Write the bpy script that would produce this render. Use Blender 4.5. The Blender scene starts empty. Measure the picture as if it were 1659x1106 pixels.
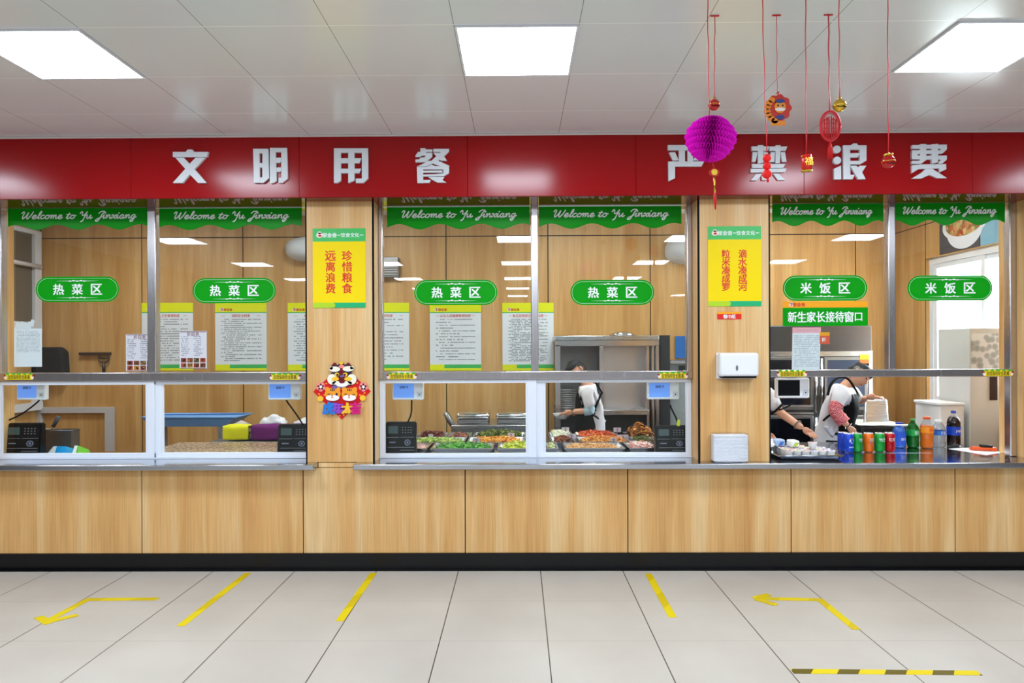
import bpy, bmesh, math, random
from mathutils import Matrix, Vector, noise
random.seed(7)
SC = bpy.context.scene
COL = SC.collection
# ------------------------------------------------------------------ camera, world, exposure
IW, IH, FPX, SHY, YAW, ROLL = 1659.0, 1106.0, 1109.6, 11.53, 0.0088, -0.0041
D0, CZ = 5.057, 1.624                     # distance to the panelled wall plane (Y=0), eye height
cam_d = bpy.data.cameras.new('camera'); cam = bpy.data.objects.new('camera', cam_d); COL.objects.link(cam)
cam_d.sensor_width = 36; cam_d.lens = FPX / IW * 36; cam_d.shift_y = SHY / IW
cam_d.clip_start = .05; cam_d.clip_end = 100
cam.matrix_world = Matrix.Translation((0, -D0, CZ)) @ Matrix.Rotation(YAW, 4, 'Z') @ Matrix.Rotation(-ROLL, 4, 'Y') @ Matrix.Rotation(math.pi/2, 4, 'X')
SC.camera = cam
world = bpy.data.worlds.new('world'); SC.world = world; world.use_nodes = True
bg = world.node_tree.nodes['Background']; bg.inputs[0].default_value = (.86, .93, 1, 1); bg.inputs[1].default_value = 6.0
SC.view_settings.view_transform = 'Standard'; SC.view_settings.look = 'None'
SC.view_settings.exposure = 1.9; SC.view_settings.gamma = 1; SC.view_settings.use_curve_mapping = False
SC.cycles.use_denoising = True
SC.cycles.max_bounces = 10; SC.cycles.transparent_max_bounces = 16
SC.cycles.sample_clamp_indirect = 6
LAMP = 9.5                                 # emission of the hall's ceiling light panels
LAMP_K = 9.0                               # and of the kitchen's

# ------------------------------------------------------------------ measuring: a pixel's ray meets a plane of the place
def ray(u, v):
    x = (u - IW/2) / FPX; z = -(v - IH/2 - SHY) / FPX
    c, s = math.cos(ROLL), math.sin(ROLL); x, z = c*x - s*z, s*x + c*z
    c, s = math.cos(YAW), math.sin(YAW)
    return Vector((c*x - s, s*x + c, z))
def at(u, v, Y):
    d = ray(u, v); return Vector((0, -D0, CZ)) + d * ((Y + D0) / d.y)
def at_x(u, v, X):
    d = ray(u, v); return Vector((0, -D0, CZ)) + d * (X / d.x)
def at_z(u, v, Z):
    d = ray(u, v); return Vector((0, -D0, CZ)) + d * ((Z - CZ) / d.z)
def px(u, Y, v=700): return at(u, v, Y).x
def pz(v, Y, u=839): return at(u, v, Y).z

# ------------------------------------------------------------------ materials
MATS = {}
def lin(c):
    f = lambda a: a/12.92 if a <= .04045 else ((a+.055)/1.055)**2.4
    return tuple(f(x/255) for x in c) + (1,)
def mat(name, rgb=(200, 200, 200), rough=.5, metal=0, spec=.5, emit=0, coat=0, alpha=1):
    if name in MATS: return MATS[name]
    m = bpy.data.materials.new(name); m.use_nodes = True; MATS[name] = m
    b = m.node_tree.nodes['Principled BSDF']
    b.inputs['Base Color'].default_value = lin(rgb); b.inputs['Roughness'].default_value = rough
    b.inputs['Metallic'].default_value = metal; b.inputs['Specular IOR Level'].default_value = spec
    b.inputs['Coat Weight'].default_value = coat
    if emit:
        b.inputs['Emission Color'].default_value = lin(rgb); b.inputs['Emission Strength'].default_value = emit
    return m
def nd(m, t, **kw):
    n = m.node_tree.nodes.new(t)
    for k, v in kw.items(): setattr(n, k, v)
    return n
def ln(m, a, b): m.node_tree.links.new(a, b)
def bsdf(m): return m.node_tree.nodes['Principled BSDF']
def coords(m, scale=(1, 1, 1)):
    t = nd(m, 'ShaderNodeTexCoord'); mp = nd(m, 'ShaderNodeMapping'); mp.inputs['Scale'].default_value = scale
    ln(m, t.outputs['Object'], mp.inputs['Vector']); return mp.outputs['Vector']
def ramp(m, fac, stops):
    r = nd(m, 'ShaderNodeValToRGB'); e = r.color_ramp.elements
    while len(e) < len(stops): e.new(.5)
    for i, (p, c) in enumerate(stops): e[i].position = p; e[i].color = lin(c)
    ln(m, fac, r.inputs['Fac']); return r.outputs['Color']
def mixc(m, fac, a, b, mode='MIX'):
    n = nd(m, 'ShaderNodeMix', data_type='RGBA', blend_type=mode)
    for s, v in ((n.inputs[0], fac), (n.inputs[6], a), (n.inputs[7], b)):
        if hasattr(v, 'links'): ln(m, v, s)
        elif isinstance(v, tuple): s.default_value = v
        else: s.default_value = v
    return n.outputs[2]
def math_(m, op, a, b=None):
    n = nd(m, 'ShaderNodeMath', operation=op)
    for i, v in enumerate((a, b)):
        if v is None: continue
        if hasattr(v, 'links'): ln(m, v, n.inputs[i])
        else: n.inputs[i].default_value = v
    return n.outputs[0]
def wood(name, c1, c2, c3, rough=.38):
    m = mat(name, rough=rough, spec=.35)
    v = coords(m, (5.0, 5.0, .35)); n = nd(m, 'ShaderNodeTexNoise'); n.inputs['Scale'].default_value = 1.25; n.inputs['Detail'].default_value = 3; n.inputs['Distortion'].default_value = .6
    ln(m, v, n.inputs['Vector'])
    a = ramp(m, n.outputs['Fac'], [(.3, c1), (.5, c2), (.7, c3)])
    v2 = coords(m, (110, 110, 2.2)); n2 = nd(m, 'ShaderNodeTexNoise'); n2.inputs['Scale'].default_value = 1; n2.inputs['Detail'].default_value = 2
    ln(m, v2, n2.inputs['Vector'])
    g = ramp(m, n2.outputs['Fac'], [(.3, (228, 228, 228)), (.65, (255, 255, 255))])
    ln(m, mixc(m, .8, a, g, 'MULTIPLY'), bsdf(m).inputs['Base Color']); return m
def grid_lines(m, v, x0, y0, w, axis, size=.6):
    sp = nd(m, 'ShaderNodeSeparateXYZ'); ln(m, v, sp.inputs[0])
    f = math_(m, 'FRACT', math_(m, 'DIVIDE', math_(m, 'SUBTRACT', sp.outputs[axis], x0 - w/2 + 50*0), size))
    return math_(m, 'LESS_THAN', f, w/size)
def steel(name, rgb=(190, 192, 196), rough=.28, stretch=(2, 2, 60)):
    m = mat(name, rgb, rough, 1)
    v = coords(m, stretch); n = nd(m, 'ShaderNodeTexNoise'); n.inputs['Scale'].default_value = 3; n.inputs['Detail'].default_value = 3
    ln(m, v, n.inputs['Vector'])
    r = nd(m, 'ShaderNodeMapRange'); r.inputs[3].default_value = rough*.75; r.inputs[4].default_value = rough*1.3
    ln(m, n.outputs['Fac'], r.inputs[0]); ln(m, r.outputs[0], bsdf(m).inputs['Roughness']); return m
def thin_glass(name, tint=(252, 254, 253), ior=1.5, base=0.0):
    if name in MATS: return MATS[name]
    m = mat(name); nt = m.node_tree; nt.nodes.remove(bsdf(m))
    tr = nd(m, 'ShaderNodeBsdfTransparent'); tr.inputs[0].default_value = lin(tint)
    gl = nd(m, 'ShaderNodeBsdfGlossy'); gl.inputs['Roughness'].default_value = 0.0
    fr = nd(m, 'ShaderNodeFresnel'); ge = nd(m, 'ShaderNodeNewGeometry'); mr = nd(m, 'ShaderNodeMapRange'); mr.inputs[3].default_value = ior; mr.inputs[4].default_value = 1/ior
    ln(m, ge.outputs['Backfacing'], mr.inputs[0]); ln(m, mr.outputs[0], fr.inputs[0])
    mx = nd(m, 'ShaderNodeMixShader'); ln(m, math_(m, 'ADD', fr.outputs[0], base), mx.inputs[0])
    ln(m, tr.outputs[0], mx.inputs[1]); ln(m, gl.outputs[0], mx.inputs[2])
    ln(m, mx.outputs[0], nt.nodes['Material Output'].inputs['Surface']); return m
WOOD = wood('beech laminate', (208, 153, 90), (224, 174, 110), (236, 199, 144))
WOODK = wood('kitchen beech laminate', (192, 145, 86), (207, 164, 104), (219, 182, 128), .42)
STEEL = steel('brushed stainless'); STEELF = steel('frame stainless', (200, 196, 198), .24, (60, 60, 2)); STEELT = steel('worktop stainless', (182, 186, 194), .13, (2, 30, 2))
STEELD = steel('dull stainless', (140, 140, 142), .4)
CHROME = mat('chrome', (220, 222, 225), .12, 1)
BLACK = mat('black plastic', (7, 7, 9), .35, 0, .3); MBLACK = mat('matt black', (10, 10, 11), .7, 0, .2)
KICK = mat('black skirting', (8, 8, 10), .3, 0, .35)
WHITE = mat('white plastic', (236, 238, 242), .35); ALU = mat('white painted aluminium', (226, 231, 240), .35)
PAPER = mat('white paper', (236, 240, 246), .7, 0, .2)
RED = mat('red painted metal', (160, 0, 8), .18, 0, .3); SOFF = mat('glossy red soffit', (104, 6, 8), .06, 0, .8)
GREEN = mat('green vinyl', (0, 156, 12), .4, 0, .16); WPRINT = mat('white print', (240, 246, 244), .5, 0, .3)
LETTER = mat('raised white letter', (226, 230, 236), .4)
GLASS = thin_glass('window glass', base=.012); GLASSC = thin_glass('clean sash glass', ior=1.25)
SKIN = mat('skin', (214, 160, 132), .5, 0, .3); COAT = mat('white cotton', (226, 226, 234), .8, 0, .2)
GREY = mat('grey print', (104, 112, 130), .6); REDP = mat('red print', (200, 30, 30), .5); YEL = mat('yellow print', (248, 218, 0), .38, 0, .2)
TAPE = mat('yellow tape', (220, 196, 0), .5, 0, .3)

# ------------------------------------------------------------------ mesh builder
class MB:
    def __init__(s): s.v = []; s.f = []; s.fm = []; s.sm = []; s.mi = 0; s.smooth = False
    def add(s, vs, fs, smooth=None):
        o = len(s.v); s.v += [tuple(p) for p in vs]
        for f in fs: s.f.append(tuple(i+o for i in f)); s.fm.append(s.mi); s.sm.append(s.smooth if smooth is None else smooth)
        return s
    def box(s, a, b):
        x0, y0, z0 = (min(a[i], b[i]) for i in range(3)); x1, y1, z1 = (max(a[i], b[i]) for i in range(3))
        return s.add([(x0,y0,z0),(x1,y0,z0),(x1,y1,z0),(x0,y1,z0),(x0,y0,z1),(x1,y0,z1),(x1,y1,z1),(x0,y1,z1)],
                     [(0,3,2,1),(4,5,6,7),(0,1,5,4),(1,2,6,5),(2,3,7,6),(3,0,4,7)], False)
    def rbox(s, a, b, r=.01, n=3, M=None):
        bm = bmesh.new(); bmesh.ops.create_cube(bm, size=1)
        for v in bm.verts:
            for i in range(3): v.co[i] = (a[i]+b[i])/2 + v.co[i]*abs(b[i]-a[i])
        bmesh.ops.bevel(bm, geom=list(bm.edges), offset=r, segments=n, profile=.5, affect='EDGES')
        return s.bm(bm, M, 'flat')
    def bm(s, bm, M=None, smooth=True):
        bm.verts.index_update(); vs = [(M @ v.co if M else v.co.copy()) for v in bm.verts]
        bm.normal_update(); fl = [smooth is True or (smooth == 'flat' and max(abs(c) for c in f.normal) < .999) for f in bm.faces]
        fs = [[v.index for v in f.verts] for f in bm.faces]; bm.free(); k = len(s.f); s.add(vs, fs, False); s.sm[k:] = fl; return s
    def cyl(s, p, q, r, r2=None, n=16, cap=True, smooth=True):
        p, q = Vector(p), Vector(q); r2 = r if r2 is None else r2; d = (q-p).normalized()
        a = d.orthogonal().normalized(); b = d.cross(a); vs = []
        for k in range(n):
            t = 2*math.pi*k/n; e = a*math.cos(t)+b*math.sin(t); vs += [p+e*r, q+e*r2]
        s.add(vs, [(2*k, 2*((k+1) % n), 2*((k+1) % n)+1, 2*k+1) for k in range(n)], smooth)
        if cap:
            o = len(s.v) - 2*n
            for off, rev in ((0, 1), (1, 0)):
                f = [o+2*k+off for k in range(n)]; f = f[::-1] if rev else f
                s.f.append(tuple(f)); s.fm.append(s.mi); s.sm.append(False)
        return s
    def tube(s, pts, r, n=8):
        pts = [Vector(p) for p in pts]; rings = []; up = None
        rr = r if isinstance(r, (list, tuple)) else [r]*len(pts)
        for i, p in enumerate(pts):
            d = (pts[min(i+1, len(pts)-1)] - pts[max(i-1, 0)]).normalized()
            up = d.orthogonal().normalized() if up is None else (up - d*up.dot(d)).normalized()
            b = d.cross(up); rings.append([p + (up*math.cos(2*math.pi*k/n) + b*math.sin(2*math.pi*k/n))*rr[i] for k in range(n)])
        vs = [q for g in rings for q in g]; fs = []
        for i in range(len(pts)-1):
            for k in range(n): fs.append((i*n+k, i*n+(k+1) % n, (i+1)*n+(k+1) % n, (i+1)*n+k))
        fs += [tuple(range(n))[::-1], tuple((len(pts)-1)*n+k for k in range(n))]
        return s.add(vs, fs, True)
    def lathe(s, prof, c=(0, 0, 0), n=24, M=None):
        vs = []; m = len(prof)
        for k in range(n):
            t = 2*math.pi*k/n
            for r, z in prof:
                p = Vector((r*math.cos(t), r*math.sin(t), z)); p = (M @ p) if M else p
                vs.append(p + Vector(c))
        fs = []
        for k in range(n):
            for j in range(m-1): fs.append((k*m+j, ((k+1) % n)*m+j, ((k+1) % n)*m+j+1, k*m+j+1))
        return s.add(vs, fs, True)
    def prism(s, poly, y0, y1, f=None):
        """polygon of (x,z) extruded between y0 (front) and y1; f maps (x,y,z)."""
        n = len(poly); vs = [(x, y0, z) for x, z in poly] + [(x, y1, z) for x, z in poly]
        if f: vs = [f(*p) for p in vs]
        return s.add(vs, [tuple(range(n)), tuple(range(2*n-1, n-1, -1))] + [(k, n+k, n+(k+1) % n, (k+1) % n) for k in range(n)], False)
    def ell(s, cx, cz, rx, rz, y0, y1, n=24, f=None):
        return s.prism([(cx+rx*math.cos(2*math.pi*k/n), cz+rz*math.sin(2*math.pi*k/n)) for k in range(n)], y0, y1, f)
    def sphere(s, c, r, nu=20, nv=12, sc=(1, 1, 1)):
        vs = []; fs = []
        for j in range(nv+1):
            a = math.pi*j/nv
            for k in range(nu):
                t = 2*math.pi*k/nu
                vs.append((c[0]+r*sc[0]*math.sin(a)*math.cos(t), c[1]+r*sc[1]*math.sin(a)*math.sin(t), c[2]+r*sc[2]*math.cos(a)))
        for j in range(nv):
            for k in range(nu): fs.append((j*nu+k, (j+1)*nu+k, (j+1)*nu+(k+1) % nu, j*nu+(k+1) % nu))
        return s.add(vs, fs, True)
    def ribbon(s, pts, w, Y, f=None):
        pts = [Vector(p) for p in pts]; vs = []; n = len(pts)
        for i, p in enumerate(pts):
            d = pts[min(i+1, n-1)]-pts[max(i-1, 0)]
            d = d.normalized() if d.length > 1e-8 else Vector((1, 0)); o = Vector((-d.y, d.x))*w/2; e = d*w*.3*((i == n-1)-(i == 0))
            vs += [(p.x+e.x+o.x, Y-i*1.5e-5, p.y+e.y+o.y), (p.x+e.x-o.x, Y-i*1.5e-5, p.y+e.y-o.y)]
        if f: vs = [f(*q) for q in vs]
        return s.add(vs, [(2*i, 2*i+1, 2*i+3, 2*i+2) for i in range(n-1)], False)
    def text(s, body, cx, cz, h, Y, bold=0, w=None, f=None, spacing=1):
        """lettering facing -Y; bold thickens the strokes by that share of the character height"""
        vs, fs = text_mesh(body, spacing)
        xs = [p[0] for p in vs]; ys = [p[1] for p in vs]
        hh = max(ys)-min(ys); k = h/hh; kx = k if w is None else w/(max(xs)-min(xs))
        mx, my = (max(xs)+min(xs))/2, (max(ys)+min(ys))/2; b = bold*h
        for i, (dx, dz) in enumerate([(0, 0)] if not bold else [(-1, -.6), (-1, .6), (1, -.6), (1, .6), (0, 0)]):
            out = [(cx+(p[0]-mx)*kx+dx*b, Y+i*2e-5, cz+(p[1]-my)*k+dz*b) for p in vs]
            s.add([f(*p) for p in out] if f else out, fs, False)
        return s
    def build(s, name, mats, parent=None, label=None, cat=None, group=None, kind=None, origin=None):
        if not isinstance(mats, (list, tuple)): mats = [mats]
        me = bpy.data.meshes.new(name)
        if parent is None and origin is None and s.v:
            xs, ys, zs = zip(*s.v); origin = ((min(xs)+max(xs))/2, (min(ys)+max(ys))/2, min(zs))
        o = Vector(origin or (0, 0, 0)) if parent is None else Vector((0, 0, 0))
        me.from_pydata([Vector(p)-o for p in s.v], [], s.f); me.polygons.foreach_set('material_index', s.fm); me.polygons.foreach_set('use_smooth', s.sm)
        for m in mats: me.materials.append(m)
        me.update()
        ob = bpy.data.objects.new(name, me); COL.objects.link(ob); ob.location = o
        if parent: put_in(ob, parent)
        tag(ob, label, cat, group, kind); return ob
def put_in(ob, parent):
    w = parent.location if parent.parent is None else Vector((0, 0, 0))   # parts themselves sit at zero
    ob.parent = parent; ob.matrix_parent_inverse = Matrix.Translation(-w)
def tag(o, label=None, cat=None, group=None, kind=None):
    for k, v in (('label', label), ('category', cat), ('group', group), ('kind', kind)):
        if v: o[k] = v
    return o
def thing(name, label, cat, loc=(0, 0, 0), group=None, kind=None):
    o = bpy.data.objects.new(name, None); COL.objects.link(o); o.location = loc; o.empty_display_size = .05
    return tag(o, label, cat, group, kind)
def dup(root, delta, label=None, group=None, rotz=0):
    r = root.copy(); COL.objects.link(r); r.location = root.location + Vector(delta); r.rotation_euler.z += rotz
    if label: r['label'] = label
    if group: r['group'] = group
    for ch in list(root.children):
        c = ch.copy(); COL.objects.link(c); c.parent = r
        for g in list(ch.children):
            d = g.copy(); COL.objects.link(d); d.parent = c
    return r
TXT = {}
def text_mesh(body, spacing=1):
    key = (body, spacing)
    if key not in TXT:
        cu = bpy.data.curves.new('lettering', 'FONT'); cu.body = body; cu.size = 1; cu.space_character = spacing; cu.resolution_u = 2
        ob = bpy.data.objects.new('lettering', cu); COL.objects.link(ob)
        dg = bpy.context.evaluated_depsgraph_get(); me = bpy.data.meshes.new_from_object(ob.evaluated_get(dg))
        TXT[key] = ([tuple(v.co) for v in me.vertices], [tuple(p.vertices) for p in me.polygons])
        bpy.data.objects.remove(ob); bpy.data.curves.remove(cu); bpy.data.meshes.remove(me)
    return TXT[key]
def spline(pts, n=5):
    P = [Vector(p) for p in pts]; out = []
    for i in range(len(P)-1):
        a, b, c, d = P[max(i-1, 0)], P[i], P[i+1], P[min(i+2, len(P)-1)]
        for k in range(n):
            t = k/n; out.append(.5*((2*b)+(c-a)*t+(2*a-5*b+4*c-d)*t*t+(3*b-a-3*c+d)*t**3))
    return out + [P[-1]]
def skin(verts, edges, radii, sub=2):
    me = bpy.data.meshes.new('body'); me.from_pydata([tuple(v) for v in verts], edges, []); ob = bpy.data.objects.new('body', me); COL.objects.link(ob)
    ob.modifiers.new('s', 'SKIN'); sv = me.skin_vertices[0].data
    for i, r in enumerate(radii):
        sv[i].radius = r if isinstance(r, tuple) else (r, r); sv[i].use_root = (i == 0)
    sb = ob.modifiers.new('u', 'SUBSURF'); sb.levels = sub; sb.render_levels = sub
    dg = bpy.context.evaluated_depsgraph_get(); m2 = bpy.data.meshes.new_from_object(ob.evaluated_get(dg))
    r = ([v.co.copy() for v in m2.vertices], [tuple(p.vertices) for p in m2.polygons], [v.normal.copy() for v in m2.vertices])
    bpy.data.objects.remove(ob); bpy.data.meshes.remove(me); bpy.data.meshes.remove(m2); return r
# ------------------------------------------------------------------ the setting
CEIL = 3.171; YF = -.12; YG = .2; YB = 3.0; ZS = .79; FZ = 2.72
XL, XR = px(64, YB, 500), px(1450, YB, 400); HX = 6.6; HY = -16.5
FX0, FYL = .1576, -D0 + 4.4067             # a floor joint's X, and the Y of the first cross joint
CX0, CYL = -.3011, -D0 + 4.4672            # the same for the ceiling
def tile_mat(name, base1, base2, x0, y0, wx, wy, cx, cy, rough, spec):
    m = mat(name, rough=rough, spec=spec); v = coords(m)
    n = nd(m, 'ShaderNodeTexNoise'); n.inputs['Scale'].default_value = 1.3; n.inputs['Detail'].default_value = 5; ln(m, v, n.inputs['Vector'])
    c = ramp(m, n.outputs['Fac'], [(.35, base1), (.65, base2)])
    c = mixc(m, grid_lines(m, v, x0, 0, wx, 0), c, lin(cx)); c = mixc(m, grid_lines(m, v, y0, 0, wy, 1), c, lin(cy))
    ln(m, c, bsdf(m).inputs['Base Color']); return m
FLOOR = tile_mat('glazed floor tile', (182, 175, 166), (191, 185, 176), FX0, FYL, .006, .004, (70, 62, 56), (158, 150, 142), .34, .4)
CEILM = tile_mat('painted metal ceiling tile', (226, 229, 232), (230, 233, 236), CX0, CYL, .004, .007, (150, 150, 150), (252, 252, 252), .2, .85)
HALLW = mat('darkened hall wall', (108, 103, 99), .8, 0, .2); PLASTER = mat('white wall paint', (226, 224, 220), .8, 0, .2)  # unseen hall walls, darkened to weaken their reflection in the sign and glass
KFLOOR = mat('kitchen floor tile', (120, 112, 104), .5)
def S(mb, name, m, label, cat, origin=(0, 0, 0)): return mb.build(name, m, None, label, cat, None, 'structure', origin)
S(MB().box((-HX, HY, -.1), (HX, .05, 0)), 'floor', FLOOR, 'pale beige tiled dining hall floor in front of the counter', 'floor')
S(MB().box((XL-.3, .05, -.1), (XR+.3, YB+.2, 0)), 'floor', KFLOOR, 'kitchen floor behind the serving counter', 'floor')
LX = [-4.8, -2.4, 0, 2.4, 4.8]; LY = [-1.49, -4.2, -6.9, -9.6, -12.1, -14.6]
mb = MB()
mb.box((-HX, HY, CEIL), (HX, -.05, CEIL+.08)); S(mb, 'ceiling', CEILM, 'white metal tile ceiling over the dining hall', 'ceiling')
S(MB().box((XL-.2, -.05, CEIL+.03), (XR+.2, YB+.2, CEIL+.1)), 'ceiling', PLASTER, 'kitchen ceiling behind the red sign', 'ceiling')
S(MB().box((-HX-.1, HY, 0), (-HX, .4, CEIL+.05)), 'wall_left_hall', HALLW, 'grey side wall at the left end of the dining hall', 'wall')
S(MB().box((HX, HY, 0), (HX+.1, .4, CEIL+.05)), 'wall_right_hall', HALLW, 'grey side wall at the right end of the dining hall', 'wall')
S(MB().box((-HX, HY-.1, 0), (HX, HY, CEIL+.05)), 'wall_front', HALLW, 'grey wall at the far side of the dining hall', 'wall')
# kitchen walls
SEAM = pz(382, YB); JX = px(230, YB, 500); g = .006
mb = MB(); mb.mi = 1; mb.box((XL-.2, YB+.012, 0), (XR+.2, YB+.15, CEIL+.1)); mb.mi = 0
k0 = -1
for k in range(-1, 9):
    a, b = max(XL, JX+1.2*k+g), min(XR, JX+1.2*(k+1)-g)
    if b <= a: continue
    mb.box((a, YB, 0), (b, YB+.011, SEAM-g)); mb.box((a, YB, SEAM+g), (b, YB+.011, CEIL+.03))
S(mb, 'wall_back', [WOODK, MBLACK], 'beech panelled back wall of the kitchen', 'wall')
mb = MB(); mb.box((XL-.15, .36, 0), (XL, YB+.1, CEIL+.1)); S(mb, 'wall_left', WOODK, 'beech panelled left wall of the kitchen', 'wall')
WT, WB = at_x(1515, 419, XR+.1).z, at_x(1512, 655, XR).z; WY0, WY1 = .8, 2.4
mb = MB()
for y0, y1, z0, z1 in ((WY1, YB, 0, CEIL+.1), (.36, WY0, 0, CEIL+.1), (WY0, WY1, 0, WB), (WY0, WY1, WT, CEIL+.1)):
    mb.mi = 0; mb.box((XR, y0, z0), (XR+.1, y1, z1))
mb.mi = 1; mb.box((XR-.002, WY1-.004, 0), (XR+.001, WY1+.004, CEIL+.03)); mb.box((XR-.002, .4, SEAM-.004), (XR+.001, YB, SEAM+.004))
S(mb, 'wall_right', [WOODK, MBLACK], 'beech panelled right wall of the kitchen with a window opening', 'wall')
# right kitchen window
w4 = thing('window_4', 'bright aluminium sliding window in the right kitchen wall', 'window', (XR+.06, (WY0+WY1)/2, WB), None, 'structure')
mb = MB(); X0, X1 = XR+.04, XR+.09
mb.box((X0-.002, WY0, WB), (X1+.002, WY1, WB+.05)); mb.box((X0-.002, WY0, WT-.07), (X1+.002, WY1, WT)); mb.box((X0, WY0, WB), (X1, WY0+.05, WT)); mb.box((X0, WY1-.06, WB), (X1, WY1, WT))
mb.build('window_frame', ALU, w4)
ym = at_x(1594, 500, XR+.06).y
for a, b, xo in ((ym-.03, WY1-.06, .01), (WY0+.05, ym+.03, .025)):
    mb = MB(); c, d = X0+xo, X0+xo+.015
    for q0, q1, r0, r1 in ((a+.054, b-.054, WB+.05, WB+.09), (a+.054, b-.054, WT-.12, WT-.07), (a, a+.055, WB+.05, WT-.07), (b-.055, b, WB+.05, WT-.07)): mb.box((c, q0, r0), (d, q1, r1))
    sh = mb.build('sash', ALU, w4)
    MB().box((c+.005, a+.05, WB+.085), (c+.009, b-.05, WT-.115)).build('glass_pane', GLASS, sh)
mb = MB(); mb.box((XR-.1, WY0, WB-.03), (XR+.04, WY1, WB)); S(mb, 'trim_2', WOODK, 'wooden sill below the right kitchen window', 'window sill')
# left kitchen window
w5 = thing('window_5', 'dark window with a white frame on the left kitchen wall', 'window', (XL+.02, 2.6, 1), None, 'structure')
zt, zm, zb, zq = at_x(58, 375, XL).z, at_x(40, 428, XL).z, at_x(55, 522, XL).z, at_x(60, 655, XL).z
mb = MB(); mb.box((XL, 1.6, zb-.14), (XL+.054, 2.968, zb)); mb.box((XL, 2.86, zq), (XL+.05, 2.97, zt)); mb.box((XL, 1.6, zt-.05), (XL+.052, 2.968, zt+.001)); mb.box((XL, 1.6, zq-.06), (XL+.06, 2.97, zq+.03))
mb.build('window_frame', ALU, w5)
MB().box((XL+.005, 1.6, zb), (XL+.012, 2.9, zt)).build('glass_pane', mat('reflection brown pane', (112, 104, 92), .15), w5)  # opaque pane, the brownish reflection is put into its colour
MB().tube([(XL+.06, 1.6, zm+.03), (XL+.06, 2.3, zm), (XL+.07, 2.92, zm-.01)], .028, 6).build('curtain_roll', COAT, w5)
# hatch on the back wall
def rect(mb, u0, v0, u1, v1, Y, th, y2=None):
    a = at(u0, v1, Y); b = at(u1, v0, Y); mb.box((a.x, Y-th, a.z), (b.x, Y, b.z)); return mb
mb = MB(); rect(mb, 62, 659, 186, 668.5, YB, .052); rect(mb, 62.3, 661, 70, 760, YB, .05); rect(mb, 174, 661, 185.7, 760, YB, .05)
S(mb, 'trim_3', mat('grey white frame', (196, 198, 206), .5), 'pale grey hatch frame low on the kitchen back wall', 'frame', None)
# pillars
PE = [(-HX, px(-1, YG)), (px(495.5, 0), px(606.5, 0)), (px(1132, 0), px(1249, 0)), (px(1643, YG), HX)]
PL = ['beech clad pillar at the left edge of the counter', 'beech clad pillar with the lion dance decoration', 'beech clad pillar with the towel dispenser', 'beech clad pillar at the right edge of the counter']
for (a, b), l in zip(PE, PL):
    mb = MB(); mb.box((a+.012, 0, ZS), (b-.012, .36, FZ)); mb.mi = 1
    mb.box((a, .002, ZS), (a+.012, .02, FZ)); mb.box((b-.012, .002, ZS), (b, .02, FZ)); mb.mi = 0
    mb.box((a, .02, ZS), (a+.012, .36, FZ)); mb.box((b-.012, .02, ZS), (b, .36, FZ))
    S(mb, 'pillar', [WOOD, MBLACK], l, 'pillar', None)
# counter front
ctr = thing('serving_counter', 'long beech fronted serving counter across the hall', 'counter', (0, .1, 0))
e0, e1, e2 = px(515, 0), px(577, 0), HX
for k in range(-6, 7):
    a, b = max(-HX, .2046+1.2*(k-2.5)+.004), min(HX, .2046+1.2*(k-1.5)-.004)
    if b > a: MB().box((a, 0, .118), (b, .03, .747)).build('front_panel', WOOD, ctr)
MB().box((e0+.003, 0, .752), (e1-.003, .03, .785)).build('front_panel', WOOD, ctr)
MB().box((-HX, .031, 0), (HX, .34, .747)).build('carcass', MBLACK, ctr)
S(MB().box((-HX, -.012, 0), (HX, .03, .116)), 'baseboard_front', KICK, 'black skirting along the foot of the counter', 'skirting')
S(MB().box((-HX, -.057, 0), (HX, -.012, .004)), 'trim_1', KICK, 'black floor edging in front of the counter skirting', 'edging')
def worktop(a, b, extra=None, label=''):
    mb = MB(); mb.rbox((a, -.11, .749), (b, .36, ZS-.0005), .006, 2)
    if extra: mb.box((extra[0], .36, .749), (extra[1], extra[2], ZS))
    return mb.build('worktop', STEELT, None, label, 'countertop')
worktop(-HX, e0, None, 'stainless steel countertop left of the lion dance pillar')
worktop(e1, HX, (px(1246, 0), px(1643, YG), 1.0), 'long stainless steel countertop running to the right')
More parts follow.
